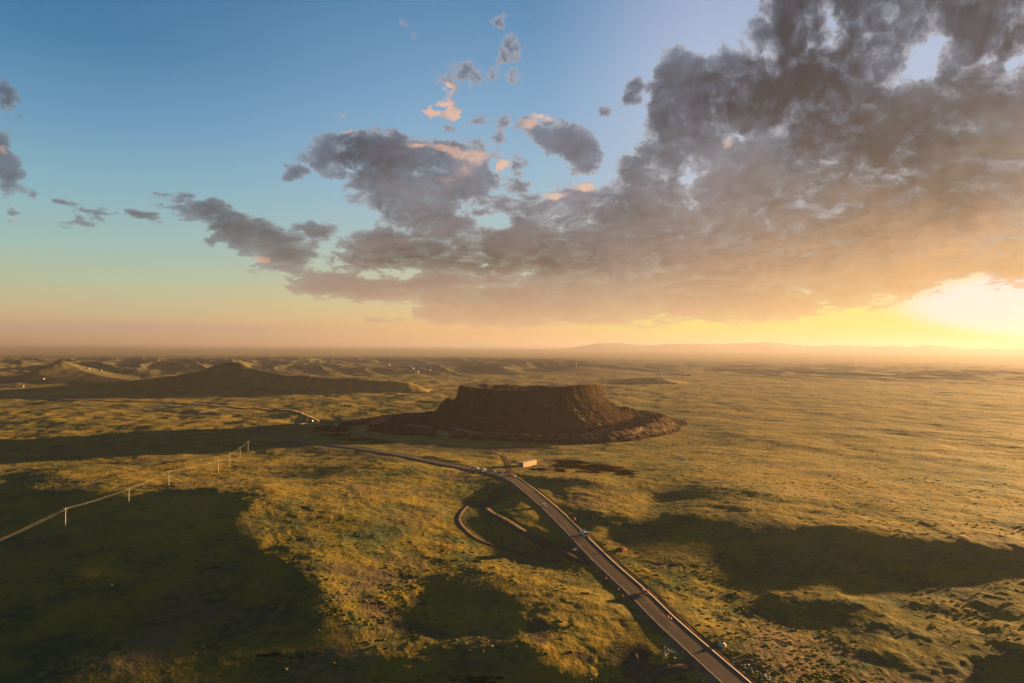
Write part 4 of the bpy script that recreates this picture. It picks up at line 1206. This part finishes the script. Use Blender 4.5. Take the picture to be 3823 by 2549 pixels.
for (x, y) in [(920, 840), (1095, 850), (1160, 815), (1000, 780), (960, 760), (1050, 900)]:
    u, v = z6(x, y); stone(u, v, random.uniform(.5, 1.0), 'pale stone beside the left kerb below the dirt link', 'pale stones below the dirt link')
#@@TUFTS
# ------------------------------------------------------------------ grass tussocks: too many to count
def tufts(N):
    yy = 1.0 / rng.uniform(1 / 900.0, 1 / 165.0, N)
    b = rng.uniform(-.86, .86, N); xx = b * yy
    cl = fbm(xx / 60, yy / 60, 3, 120) + .8 * fbm(xx / 14, yy / 14, 2, 124)
    ok = (cl + rng.uniform(-.35, .45, N)) > 0.22
    inr2 = (xx > -455) & (xx < 636)
    dr = np.where(inr2, bilin(_FL['droad'], (xx + 460) / 2, (yy - 140) / 2), 60); dt = np.where(inr2, bilin(_FL['dtr'], (xx + 460) / 2, (yy - 140) / 2), 60)
    ok &= (dr > 8) & (dt > 1.6) & ((np.hypot(xx - 10, yy - 950) > 250))
    xx, yy = xx[ok], yy[ok]
    zz = ground(xx, yy)
    tu, tv = project(xx, yy, zz)
    lv_ = np.zeros(len(xx))
    lv_ = (paint_at(xx, yy, zz) * rng.uniform(.6, 1.25, len(xx)) > .62) * 1.0
    for (cx, cy, rx, ry, ro) in LAVA:
        lv_ = np.maximum(lv_, np.hypot((tu - cx) / rx, (tv - cy) / ry) < 1.1)
    xx, yy, zz = xx[lv_ < .5], yy[lv_ < .5], zz[lv_ < .5]; n = len(xx)
    pw = rng.random(n) ** 3
    rad = (.22 + .60 * pw) * (1 + .25 * (yy > 450)); hgt = (.05 + .24 * pw) * rng.uniform(.8, 1.25, n)
    k = 6
    ang = np.linspace(0, 2 * np.pi, k, endpoint=False)[None, :] + rng.uniform(0, 1, n)[:, None]
    def ring(f, z, j):
        rj = rad[:, None] * f * rng.uniform(1 - j, 1 + j, (n, k))
        return np.stack([xx[:, None] + rj * np.cos(ang) * 1.5, yy[:, None] + rj * np.sin(ang), zz[:, None] + z[:, None] * rng.uniform(1 - j * .6, 1 + j * .6, (n, k))], -1)
    V = np.concatenate([ring(1.0, np.full(n, -.15), .2), ring(.82, hgt * .72, .28), ring(.35, hgt * 1.05, .4)], 1)      # 18 verts
    fq = []
    for lv in (0, 1):
        for i in range(k):
            fq.append([lv * k + i, lv * k + (i + 1) % k, (lv + 1) * k + (i + 1) % k, (lv + 1) * k + i])
    fq.append([12, 13, 14, 15]); fq.append([12, 15, 16, 17])
    fq = np.array(fq)
    Fq = (np.arange(n)[:, None, None] * 18 + fq[None]).reshape(-1, 4)
    return V.reshape(-1, 3), Fq
m, nt, b = new_mat('tussock_grass')
geo_ = nt.node('ShaderNodeNewGeometry')
nn = nt.noise(geo_.outputs['Position'], .12, 3); nf = nt.noise(geo_.outputs['Position'], 1.4, 4, .7)
c = nt.mix(nt.maprange(nn, .38, .62), (0.040, 0.048, 0.012, 1), (0.085, 0.066, 0.018, 1)); c = nt.mix(nt.maprange(nf, .4, .7, 0, .6), c, (0.035, 0.042, 0.012, 1))
nt.link(c, b.inputs['Base Color']); b.inputs['Roughness'].default_value = .95; b.inputs['Specular IOR Level'].default_value = 0.0
V, Fq = tufts(60000)
print('tufts', len(V) // 18)
tag(mesh_np('grass_tussocks', V, Fq, m, smooth=True), 'yellow-green grass tussocks covering the plain', 'grass', kind='stuff')
del V, Fq
#@@SKY
# ------------------------------------------------------------------ sky: Nishita light plus cloud layers, all in the world's own directions
EXPO = 3.9
world = bpy.data.worlds.new('World'); scene.world = world
world.use_nodes = True
wn = NT(world.node_tree); world.node_tree.nodes.clear()
wout = wn.node('ShaderNodeOutputWorld'); bg = wn.node('ShaderNodeBackground')
wn.link(bg.outputs[0], wout.inputs['Surface'])
geo = wn.node('ShaderNodeTexCoord'); D = wn.vmath('NORMALIZE', geo.outputs['Generated'])
sp = wn.node('ShaderNodeSeparateXYZ'); wn.link(D, sp.inputs[0])
AZ = wn.math('ARCTAN2', sp.outputs[0], sp.outputs[1])
EL = wn.math('ARCSINE', sp.outputs[2])

def s2l(c):
    return tuple((((v / 255 + .055) / 1.055) ** 2.4 if v / 255 > .04045 else v / 255 / 12.92) for v in c)
EXM = 2.0 ** EXPO
def tgt(*c): return tuple(v / 2.2 for v in s2l(c))     # kept below 1 inside the ramps; scaled back below

def elramp(stops):         # stops in degrees of elevation
    f = wn.maprange(EL, 0.0, R(40), 0.0, 1.0, smooth=False)
    return wn.ramp(f, [(max(0, e) / 40, tgt(*c)) for e, c in stops])
# clear sky away from and towards the sun
skyL = elramp([(0.0, (186, 168, 146)), (0.7, (200, 176, 148)), (1.4, (214, 182, 146)), (2.6, (205, 194, 152)), (4.5, (184, 200, 168)), (7, (158, 195, 188)), (11, (134, 182, 198)),
               (16, (98, 155, 192)), (21, (62, 128, 172)), (28, (48, 108, 158)), (40, (40, 90, 140))])
skyC = elramp([(0.0, (228, 168, 118)), (0.7, (240, 180, 118)), (1.6, (236, 196, 128)), (3.0, (222, 205, 148)), (5.5, (192, 202, 170)), (9, (165, 197, 198)), (13, (150, 190, 212)),
               (19, (124, 170, 206)), (26, (88, 142, 186)), (40, (55, 105, 155))])
skyR = elramp([(0.0, (216, 216, 96)), (1.4, (218, 224, 98)), (2.6, (232, 228, 118)), (5, (238, 220, 170)), (9, (190, 200, 205)), (14, (178, 196, 220)), (22, (170, 190, 220)), (40, (90, 120, 170))])
fa = wn.maprange(AZ, R(-34), R(-2)); fb = wn.maprange(AZ, R(0), R(17))
sky = wn.mix(fb, wn.mix(fa, skyL, skyC), skyR)
skyB = elramp([(0.0, (120, 150, 160)), (10, (105, 160, 175)), (40, (70, 140, 165))])
behind = wn.math('MAXIMUM', wn.maprange(AZ, R(62), R(95)), wn.maprange(AZ, R(-48), R(-75)))
behind = wn.math('MAXIMUM', behind, wn.maprange(EL, R(34), R(44)))
sky = wn.mix(behind, sky, skyB)
# white glow round the hidden sun
gx = wn.math('DIVIDE', wn.math('SUBTRACT', AZ, R(48)), R(21)); gy = wn.math('DIVIDE', wn.math('SUBTRACT', EL, R(3.1)), R(3.3))
gl = wn.math('EXPONENT', wn.math('MULTIPLY', wn.math('ADD', wn.math('MULTIPLY', gx, gx), wn.math('MULTIPLY', gy, gy)), -1.0))
sky = wn.mix(wn.maprange(gl, .40, .56), sky, (*tgt(246, 236, 230), 1))
# a grey stratus bar low on the left
cv = wn.node('ShaderNodeCombineXYZ'); wn.put(cv.inputs[0], wn.math('MULTIPLY', AZ, 2.5)); wn.put(cv.inputs[1], wn.math('MULTIPLY', EL, 55.0))
sn = wn.noise(cv.outputs[0], 1.6, 5, .55)
st = wn.math('MULTIPLY', wn.math('MULTIPLY', wn.maprange(EL, R(.1), R(.5)), wn.math('SUBTRACT', 1.0, wn.maprange(wn.math('ADD', EL, wn.math('MULTIPLY', sn, R(.9))), R(1.75), R(2.15)))),
             wn.math('SUBTRACT', 1.0, wn.maprange(AZ, R(-26), R(-8))))
sky = wn.mix(wn.math('MULTIPLY', st, .75), sky, (*tgt(192, 168, 150), 1))
# thin orange bars over the horizon, centre
st2 = wn.math('MULTIPLY', wn.math('MULTIPLY', wn.maprange(sn, .50, .62), wn.math('SUBTRACT', 1.0, wn.maprange(EL, R(1.1), R(2.4)))),
              wn.math('MULTIPLY', wn.maprange(AZ, R(-24), R(-10)), wn.math('SUBTRACT', 1.0, wn.maprange(AZ, R(8), R(20)))))
sky = wn.mix(wn.math('MULTIPLY', st2, .55), sky, (*tgt(226, 160, 108), 1))

# ---- painted cloud coverage and lightness, factored into curves over azimuth and elevation
CW, CH = 4.0, 4.0
cxs = np.arange(-420, 2780, CW); cys = np.arange(-330, 812, CH)
CX, CY = np.meshgrid(cxs, cys)
def ell(cx, cy, rx, ry, rot=0.0, a=1.0, soft=.5):
    c, s = math.cos(R(rot)), math.sin(R(rot)); dx, dy = CX - cx, CY - cy
    q = np.hypot((dx * c + dy * s) / rx, (-dx * s + dy * c) / ry)
    return a * (1 - sstep(1 - soft, 1 + soft, q))
MASS = [(1640, -330), (1700, -100), (1765, 0), (1745, 60), (1700, 85), (1640, 88), (1560, 100), (1505, 120), (1490, 175), (1450, 205), (1490, 240), (1488, 310), (1450, 345), (1405, 385), (1400, 420),
        (1330, 425), (1270, 440), (1225, 415), (1130, 400), (1100, 360), (1050, 345), (960, 342), (870, 330), (800, 308), (755, 315), (700, 360), (730, 400), (770, 425), (830, 470), (880, 500),
        (905, 520), (850, 522), (790, 550), (790, 585), (850, 608), (930, 625), (985, 640), (920, 650), (860, 632), (790, 625), (700, 628), (650, 645), (690, 672), (800, 684), (930, 690), (985, 700),
        (950, 735), (1000, 752), (1120, 752), (1300, 748), (1480, 738), (1600, 733), (1740, 737), (1850, 727), (1950, 714), (2050, 692), (2150, 668), (2240, 655), (2352, 650), (2780, 600), (2780, -330)]
CHAIN = [(325, 452), (370, 445), (455, 455), (505, 462), (545, 492), (575, 512), (615, 508), (650, 532), (692, 552), (705, 575), (745, 590), (718, 608), (690, 625), (655, 640), (620, 615), (585, 585), (530, 575), (480, 545), (440, 512), (395, 480)]
M = poly_mask(MASS, CX, CY) * 1.0
M = np.maximum(M, poly_mask(CHAIN, CX, CY) * 1.0)
M = blur(M, 3.0)
M1 = M.copy(); M = M * 0
for e in [(1455, 215, 26, 30, 0, .9), (1560, 140, 60, 50, 0, 1), (850, 350, 130, 40, 12, 1), (1010, 380, 110, 50, 0, 1), (960, 470, 110, 60, 0, 1), (900, 575, 120, 50, 0, 1), (1060, 590, 200, 50, 0, 1),
          (330, 487, 55, 17, 8, .95), (225, 489, 50, 13, 3, .9), (150, 460, 40, 12, 25, .85), (78, 440, 30, 7, 15, .75), (728, 530, 52, 20, 0, .85), (688, 404, 38, 17, -5, .9),
          (6, 345, 26, 55, -8, .85), (20, 400, 22, 40, 0, .95), (15, 232, 35, 28, 30, .62), (40, 484, 24, 9, 0, .85), (10, 505, 20, 8, 0, .7),
          (1165, 120, 50, 26, 55, .66), (1120, 165, 60, 22, -20, .64), (1195, 180, 60, 18, 45, .62), (1060, 170, 40, 22, -30, .62), (1135, 45, 20, 20, 0, .52), (1240, 290, 60, 26, 0, .8), (1300, 330, 75, 34, 20, .95), (1345, 370, 40, 22, 0, .85),
          (1160, 280, 50, 12, 0, .55), (1405, 260, 30, 14, 0, .6), (1185, 385, 20, 22, 0, .7), (1150, 325, 20, 10, 0, .6), (1215, 245, 40, 10, 20, .5), (1060, 290, 60, 12, 0, .5),
          (560, 637, 22, 6, 0, .7), (600, 618, 40, 10, 0, .75), (500, 583, 20, 5, 0, .55), (650, 570, 60, 20, 30, .8), (870, 697, 50, 5, 0, .62), (700, 702, 18, 4, 0, .7), (740, 455, 24, 8, 0, .6),
          (350, 515, 30, 7, 0, .58), (180, 512, 50, 9, 5, .56), (455, 716, 22, 4, 0, .6), (870, 735, 55, 5, 0, .75), (1000, 722, 60, 20, 0, .8), (820, 752, 50, 3, 0, .6), (640, 720, 40, 4, 0, .45), (520, 700, 30, 4, 0, .4)]:
    e = (e[0], e[1], e[2] * 1.0, e[3] * 1.1, e[4], min(1, e[5] * 1.0) if len(e) > 5 else 1)
    M = np.maximum(M, ell(*e))
for e in [(1105, 520, 45, 16, -25, .75), (1062, 478, 26, 14, -30, .6), (1150, 500, 16, 22, 0, .65), (1120, 445, 20, 12, 0, .25), (1155, 655, 85, 9, 0, .38), (1060, 628, 110, 5, 0, .5), (1605, 388, 48, 17, -28, .7), (1640, 100, 60, 26, 0, .55),
          (1700, 92, 60, 26, 20, .5), (1770, 320, 50, 14, -10, .4), (2120, 130, 36, 38, 30, .62), (2150, 90, 16, 30, 0, .4), (2344, 150, 22, 22, 0, .45), (1905, 40, 7, 70, 6, .5), (1680, 330, 32, 18, 0, .3), (1880, 30, 20, 40, 0, .2),
          (1560, 50, 120, 40, 0, .3), (1240, 520, 26, 10, 0, .2), (1530, 480, 30, 10, 0, .2)]:
    e = (e[0], e[1], e[2] * 1.2, e[3] * 1.2, e[4], min(1, e[5] * 1.25))
    M1 = M1 * (1 - ell(*e)); M = M * (1 - ell(*e))
M = blur(M, 1.0); M1 = blur(M1, 1.2)
# lightness offsets inside the cloud (0.5 = neutral)
Lm = np.full(CX.shape, .5)
for e in [(1850, 60, 130, 120, 0, -.16), (2060, 260, 260, 150, 0, -.15), (1750, 240, 190, 70, 0, -.12), (1900, 400, 300, 70, 0, -.10), (2280, 70, 130, 100, 0, -.16), (850, 360, 110, 32, 12, -.13),
          (1080, 605, 260, 20, 0, -.16), (900, 590, 90, 26, 0, -.10), (1330, 590, 300, 22, 0, -.08), (640, 545, 90, 28, 30, -.10), (470, 490, 80, 30, 30, -.12), (1850, 130, 60, 150, 10, -.08), (1560, 260, 90, 90, 0, -.04),
          (1000, 420, 110, 38, -22, .14), (1080, 380, 60, 22, 20, .20), (1320, 450, 100, 36, 0, .12), (1250, 470, 60, 40, 0, .06), (2120, 150, 100, 80, 0, .20), (1640, 100, 110, 40, 0, .22), (1660, 340, 80, 30, 0, .14),
          (1600, 390, 80, 30, 0, .10), (1500, 690, 500, 32, 0, .08), (2250, 620, 300, 60, 0, .10), (2300, 290, 120, 60, 30, .08), (1560, 130, 50, 30, 0, .1), (1000, 520, 90, 30, 0, .05), (1500, 600, 300, 30, 0, .03), (1760, 300, 60, 16, -20, .12),
          (760, 655, 120, 20, 0, -.03), (2250, 430, 250, 40, 0, -.05), (1700, 540, 120, 25, 0, -.04)]:
    Lm = Lm + ell(*e, soft=.8)
Lm = blur(np.clip(Lm, 0, 1), 3)
# pink, still sunlit tops
Pm = np.zeros(CX.shape)
for e in [(1022, 205, 22, 14, 0, 1), (1008, 238, 42, 14, 0, 1), (985, 258, 30, 9, 0, 1), (1050, 262, 28, 12, 0, 1), (782, 272, 24, 16, 20, 1), (798, 298, 26, 12, 0, 1), (1250, 262, 28, 14, 0, 1), (1215, 285, 26, 10, 0, .9),
          (1152, 250, 12, 8, 0, .8), (1155, 385, 18, 20, 0, .9), (1050, 352, 90, 12, 12, .7), (965, 340, 60, 8, 0, .8), (1350, 425, 40, 14, 0, .8), (1270, 445, 40, 12, 10, .8), (495, 663, 26, 9, -5, 1), (583, 677, 20, 7, 0, 1),
          (613, 700, 14, 4, 0, .9), (612, 602, 38, 7, 3, .9), (803, 614, 20, 4, 0, .8), (42, 507, 26, 8, 12, 1), (12, 350, 16, 12, 0, .9), (862, 312, 14, 12, 0, .7), (1668, 332, 14, 12, 0, .8), (590, 692, 9, 3, 0, .7), (130, 568, 10, 7, 0, .5),
          (312, 780, 34, 5, 0, .55), (1040, 405, 80, 26, -25, .40), (1085, 375, 34, 20, 30, .55), (1155, 310, 14, 5, 0, .7)]:
    Pm = np.maximum(Pm, ell(*e))
W_ = ell(930, 62, 26, 10, 35, .5) + ell(945, 80, 12, 14, 35, .4)
M = np.maximum(M, .62 * Pm * (Pm > .3)); M = np.maximum(M, W_)
Pm = blur(Pm, 1.2)

NAZC, NELC = 230, 110
AZ0, AZ1, EL0, EL1 = R(-44), R(46), 0.0, R(33)
azg = np.linspace(AZ0, AZ1, NAZC); elg = np.linspace(EL0, EL1, NELC)
AG, EG = np.meshgrid(azg, elg)
ux, vy = project(1e6 * np.sin(AG) * np.cos(EG), 1e6 * np.cos(AG) * np.cos(EG), 1e6 * np.sin(EG))
def to_grid(P): return np.clip(bilin(P, (ux * .6152 + 420) / CW, (vy * .6152 + 330) / CH), 0, 1)
def nmf(Aq, r, iters=260, seed=3):
    g = np.random.default_rng(seed)
    Wq = g.random((Aq.shape[0], r)) + .1; Hq = g.random((r, Aq.shape[1])) + .1
    for _ in range(iters):
        Hq *= (Wq.T @ Aq) / (Wq.T @ Wq @ Hq + 1e-9)
        Wq *= (Aq @ Hq.T) / (Wq @ Hq @ Hq.T + 1e-9)
    s = Wq.max(0); Wq = Wq / s; Hq = Hq * s[:, None]
    s = np.maximum(Hq.max(1), 1e-6)
    return Wq, Hq / s[:, None], s
fAZ = wn.maprange(AZ, AZ0, AZ1, 0.0, 1.0, smooth=False)
# the wind-torn edges: directions nudged by noise before the map is read
def curve(sock, ys):
    n = wn.node('ShaderNodeFloatCurve'); wn.put(n.inputs['Value'], sock)
    c = n.mapping.curves[0]
    m = len(ys)
    c.points[0].location = (0, float(ys[0])); c.points[1].location = (1, float(ys[-1]))
    for i in range(1, m - 1): c.points.new(i / (m - 1), float(ys[i]))
    for p in c.points: p.handle_type = 'VECTOR'
    n.mapping.update()
    return n.outputs[0]
def factored(Pg, r, u, v, iters=260):
    Wq, Hq, s = nmf(Pg + 1e-4, r, iters)
    print('sky map error', float(np.abs(Wq @ np.diag(s) @ Hq - Pg).mean()))
    acc = None
    for k in range(r):
        t = wn.math('MULTIPLY', curve(v, Wq[:, k]), curve(u, Hq[k]))
        acc = wn.math('MULTIPLY', t, float(s[k])) if acc is None else wn.math('MULTIPLY_ADD', t, float(s[k]), acc)
    return acc
# noise space: flattened towards the horizon as a cloud deck seen edge-on
lv = wn.math('LOGARITHM', wn.math('ADD', wn.math('MAXIMUM', EL, 0.0), .10), math.e)
nv = wn.node('ShaderNodeCombineXYZ'); wn.put(nv.inputs[0], wn.math('MULTIPLY', AZ, 2.4)); wn.put(nv.inputs[1], wn.math('MULTIPLY', lv, 1.15)); wn.put(nv.inputs[2], 3.7)
NV = nv.outputs[0]
wcol = wn.noise(NV, 3.2, 4, .6, col=True)
NVw = wn.vmath('ADD', NV, wn.vmath('SCALE', wn.vmath('SUBTRACT', wcol, (.5, .5, .5)), .22))
n1 = wn.noise(NVw, 5.0, 10, .60)
n2 = wn.noise(NVw, 17.0, 9, .66)
nbig = wn.noise(NVw, 2.6, 5, .5)
off = wn.vmath('ADD', NVw, (.045, -.040, 0))
rel = wn.math('ADD', wn.math('SUBTRACT', wn.noise(off, 5.0, 6, .55), wn.noise(NVw, 5.0, 6, .55)), wn.math('MULTIPLY', wn.math('SUBTRACT', wn.noise(wn.vmath('ADD', NVw, (.016, -.014, 0)), 15.0, 5, .55), wn.noise(NVw, 15.0, 5, .55)), .8))
wsep = wn.node('ShaderNodeSeparateColor'); wn.link(wn.noise(NV, 6.5, 6, .6, col=True), wsep.inputs[0])
flat_ = wn.maprange(EL, R(1), R(12), .25, 1.0)
uq = wn.math('ADD', fAZ, wn.math('MULTIPLY', wn.math('SUBTRACT', wsep.outputs[0], .5), .030))
eq = wn.math('ADD', EL, wn.math('MULTIPLY', wn.math('MULTIPLY', wn.math('SUBTRACT', wsep.outputs[1], .5), .040), flat_))
vq = wn.maprange(eq, EL0, EL1, 0.0, 1.0, smooth=False)
Mv = wn.math('MAXIMUM', factored(to_grid(M1), 22, uq, vq), factored(to_grid(M), 30, uq, vq, 400))
fEL = wn.maprange(EL, EL0, EL1, 0.0, 1.0, smooth=False)
Lv = factored(to_grid(Lm), 9, uq, vq)
Pv = factored(to_grid(Pm), 18, uq, vq)
dens = wn.math('ADD', Mv, wn.math('ADD', wn.math('MULTIPLY', wn.math('SUBTRACT', n1, .5), 2.4), wn.math('MULTIPLY', wn.math('SUBTRACT', n2, .5), 1.9)))
outside = wn.math('MULTIPLY', wn.maprange(AZ, AZ0, R(-40)), wn.maprange(EL, R(34), R(31)))
alpha = wn.math('MULTIPLY', wn.maprange(dens, .34, .58), wn.maprange(Mv, .05, .24))
thick = wn.maprange(dens, .5, 1.25)
# cloud colours
cL = elramp([(0, (198, 168, 140)), (3.5, (170, 152, 138)), (7, (118, 122, 130)), (11, (96, 108, 122)), (17, (92, 108, 126)), (30, (92, 110, 130))])
cC = elramp([(0, (222, 172, 128)), (2, (204, 164, 130)), (4, (168, 142, 124)), (7, (130, 118, 117)), (10, (114, 112, 120)), (15, (102, 108, 122)), (22, (98, 108, 126)), (30, (86, 98, 120))])
cR = elramp([(0, (236, 178, 110)), (3, (222, 168, 108)), (6, (196, 152, 104)), (9, (160, 132, 106)), (12, (130, 116, 107)), (15, (102, 101, 104)), (19, (84, 91, 104)), (30, (70, 81, 98))])
cl = wn.mix(wn.maprange(AZ, R(4), R(34)), wn.mix(wn.maprange(AZ, R(-24), R(-8)), cL, cC), cR)
val = wn.math('ADD', wn.math('ADD', wn.math('MULTIPLY_ADD', wn.math('SUBTRACT', Lv, .5), 1.35, .46), wn.math('MULTIPLY', wn.math('SUBTRACT', nbig, .5), .55)), wn.math('MULTIPLY', wn.math('SUBTRACT', n2, .5), .24))
val = wn.math('ADD', val, wn.math('MULTIPLY', wn.math('SUBTRACT', n1, .5), .28))
val = wn.math('SUBTRACT', val, wn.math('MULTIPLY', rel, .42))
flatd = wn.maprange(EL, R(2), R(9), .28, 1.25)
val = wn.math('ADD', .5, wn.math('MULTIPLY', wn.math('SUBTRACT', val, .5), flatd))
gain = wn.maprange(val, .15, .95, .30, 1.75, smooth=False)
cl = wn.vmath('SCALE', cl, gain)
cl = wn.mix(wn.math('MULTIPLY', wn.math('SUBTRACT', 1.0, thick), .26), cl, sky)
rim = wn.math('MULTIPLY', wn.math('POWER', wn.math('SUBTRACT', 1.0, wn.maprange(dens, .36, .95)), 1.5), wn.maprange(EL, R(5), R(11), .15, .62))
cl = wn.mix(rim, cl, wn.mix(wn.maprange(AZ, R(-28), R(0)), (*tgt(150, 168, 182), 1), (*tgt(196, 198, 206), 1)))
pink = wn.mix(wn.maprange(AZ, R(-30), R(10)), (*tgt(228, 176, 156), 1), (*tgt(236, 198, 174), 1))
pk = wn.math('MULTIPLY', wn.maprange(wn.math('ADD', Pv, wn.math('MULTIPLY', wn.math('SUBTRACT', n2, .5), .9)), .30, .85), .92)
cl = wn.mix(pk, cl, pink)
skyc = wn.mix(alpha, sky, cl)
# below the horizon: dull ground colour; overhead and behind: plain blue dusk
skyc = wn.mix(wn.maprange(EL, R(-4), R(-.2)), (*tgt(110, 95, 75), 1), skyc)
nish = wn.node('ShaderNodeTexSky'); nish.sky_type = 'NISHITA'; nish.sun_disc = False
nish.sun_elevation = SUN_EL; nish.sun_rotation = SUN_AZ
nish.air_density = 1.0; nish.dust_density = 1.5; nish.ozone_density = 2.0
tot = wn.vmath('ADD', wn.vmath('SCALE', skyc, 2.2 / EXM * .96), wn.vmath('SCALE', nish.outputs[0], .0003))
wn.link(tot, bg.inputs['Color']); bg.inputs['Strength'].default_value = 1.0
world.cycles.sampling_method = 'MANUAL'; world.cycles.sample_map_resolution = 512

sun_d = bpy.data.lights.new('sun', 'SUN'); sun_d.energy = 5.0; sun_d.angle = R(0.5); sun_d.color = (1.0, 0.56, 0.19)
sun = bpy.data.objects.new('sun', sun_d); COL.objects.link(sun)
sun.rotation_euler = Vector((-sx * math.cos(SUN_EL), -sy * math.cos(SUN_EL), -math.sin(SUN_EL))).to_track_quat('-Z', 'Y').to_euler()

# ------------------------------------------------------------------ the air
hb = MB().box((0, 10000, 150), (150000, 145000, 460))
haze = hb.build('haze', None)
tag(haze, 'thin golden evening haze over the whole plain', 'haze', kind='stuff')
hm_ = bpy.data.materials.new('haze_air'); hm_.use_nodes = True
hn = NT(hm_.node_tree); hm_.node_tree.nodes.clear()
ho = hn.node('ShaderNodeOutputMaterial'); hv = hn.node('ShaderNodeVolumePrincipled')
hv.inputs['Color'].default_value = (0.145, 0.148, 0.205, 1); hv.inputs['Density'].default_value = 7.2e-5; hv.inputs['Anisotropy'].default_value = .34
hn.link(hv.outputs[0], ho.inputs['Volume']); haze.data.materials.append(hm_)

# ------------------------------------------------------------------ render settings
scene.render.engine = 'CYCLES'
cy = scene.cycles
cy.max_bounces = 4; cy.diffuse_bounces = 2; cy.glossy_bounces = 2; cy.volume_bounces = 0; cy.transparent_max_bounces = 6
cy.use_denoising = True; cy.denoiser = 'OPENIMAGEDENOISE'
cy.use_adaptive_sampling = True; cy.adaptive_threshold = 0.01
scene.view_settings.view_transform = 'Standard'; scene.view_settings.look = 'None'
scene.view_settings.exposure = EXPO; scene.view_settings.gamma = 1.0
#@@END
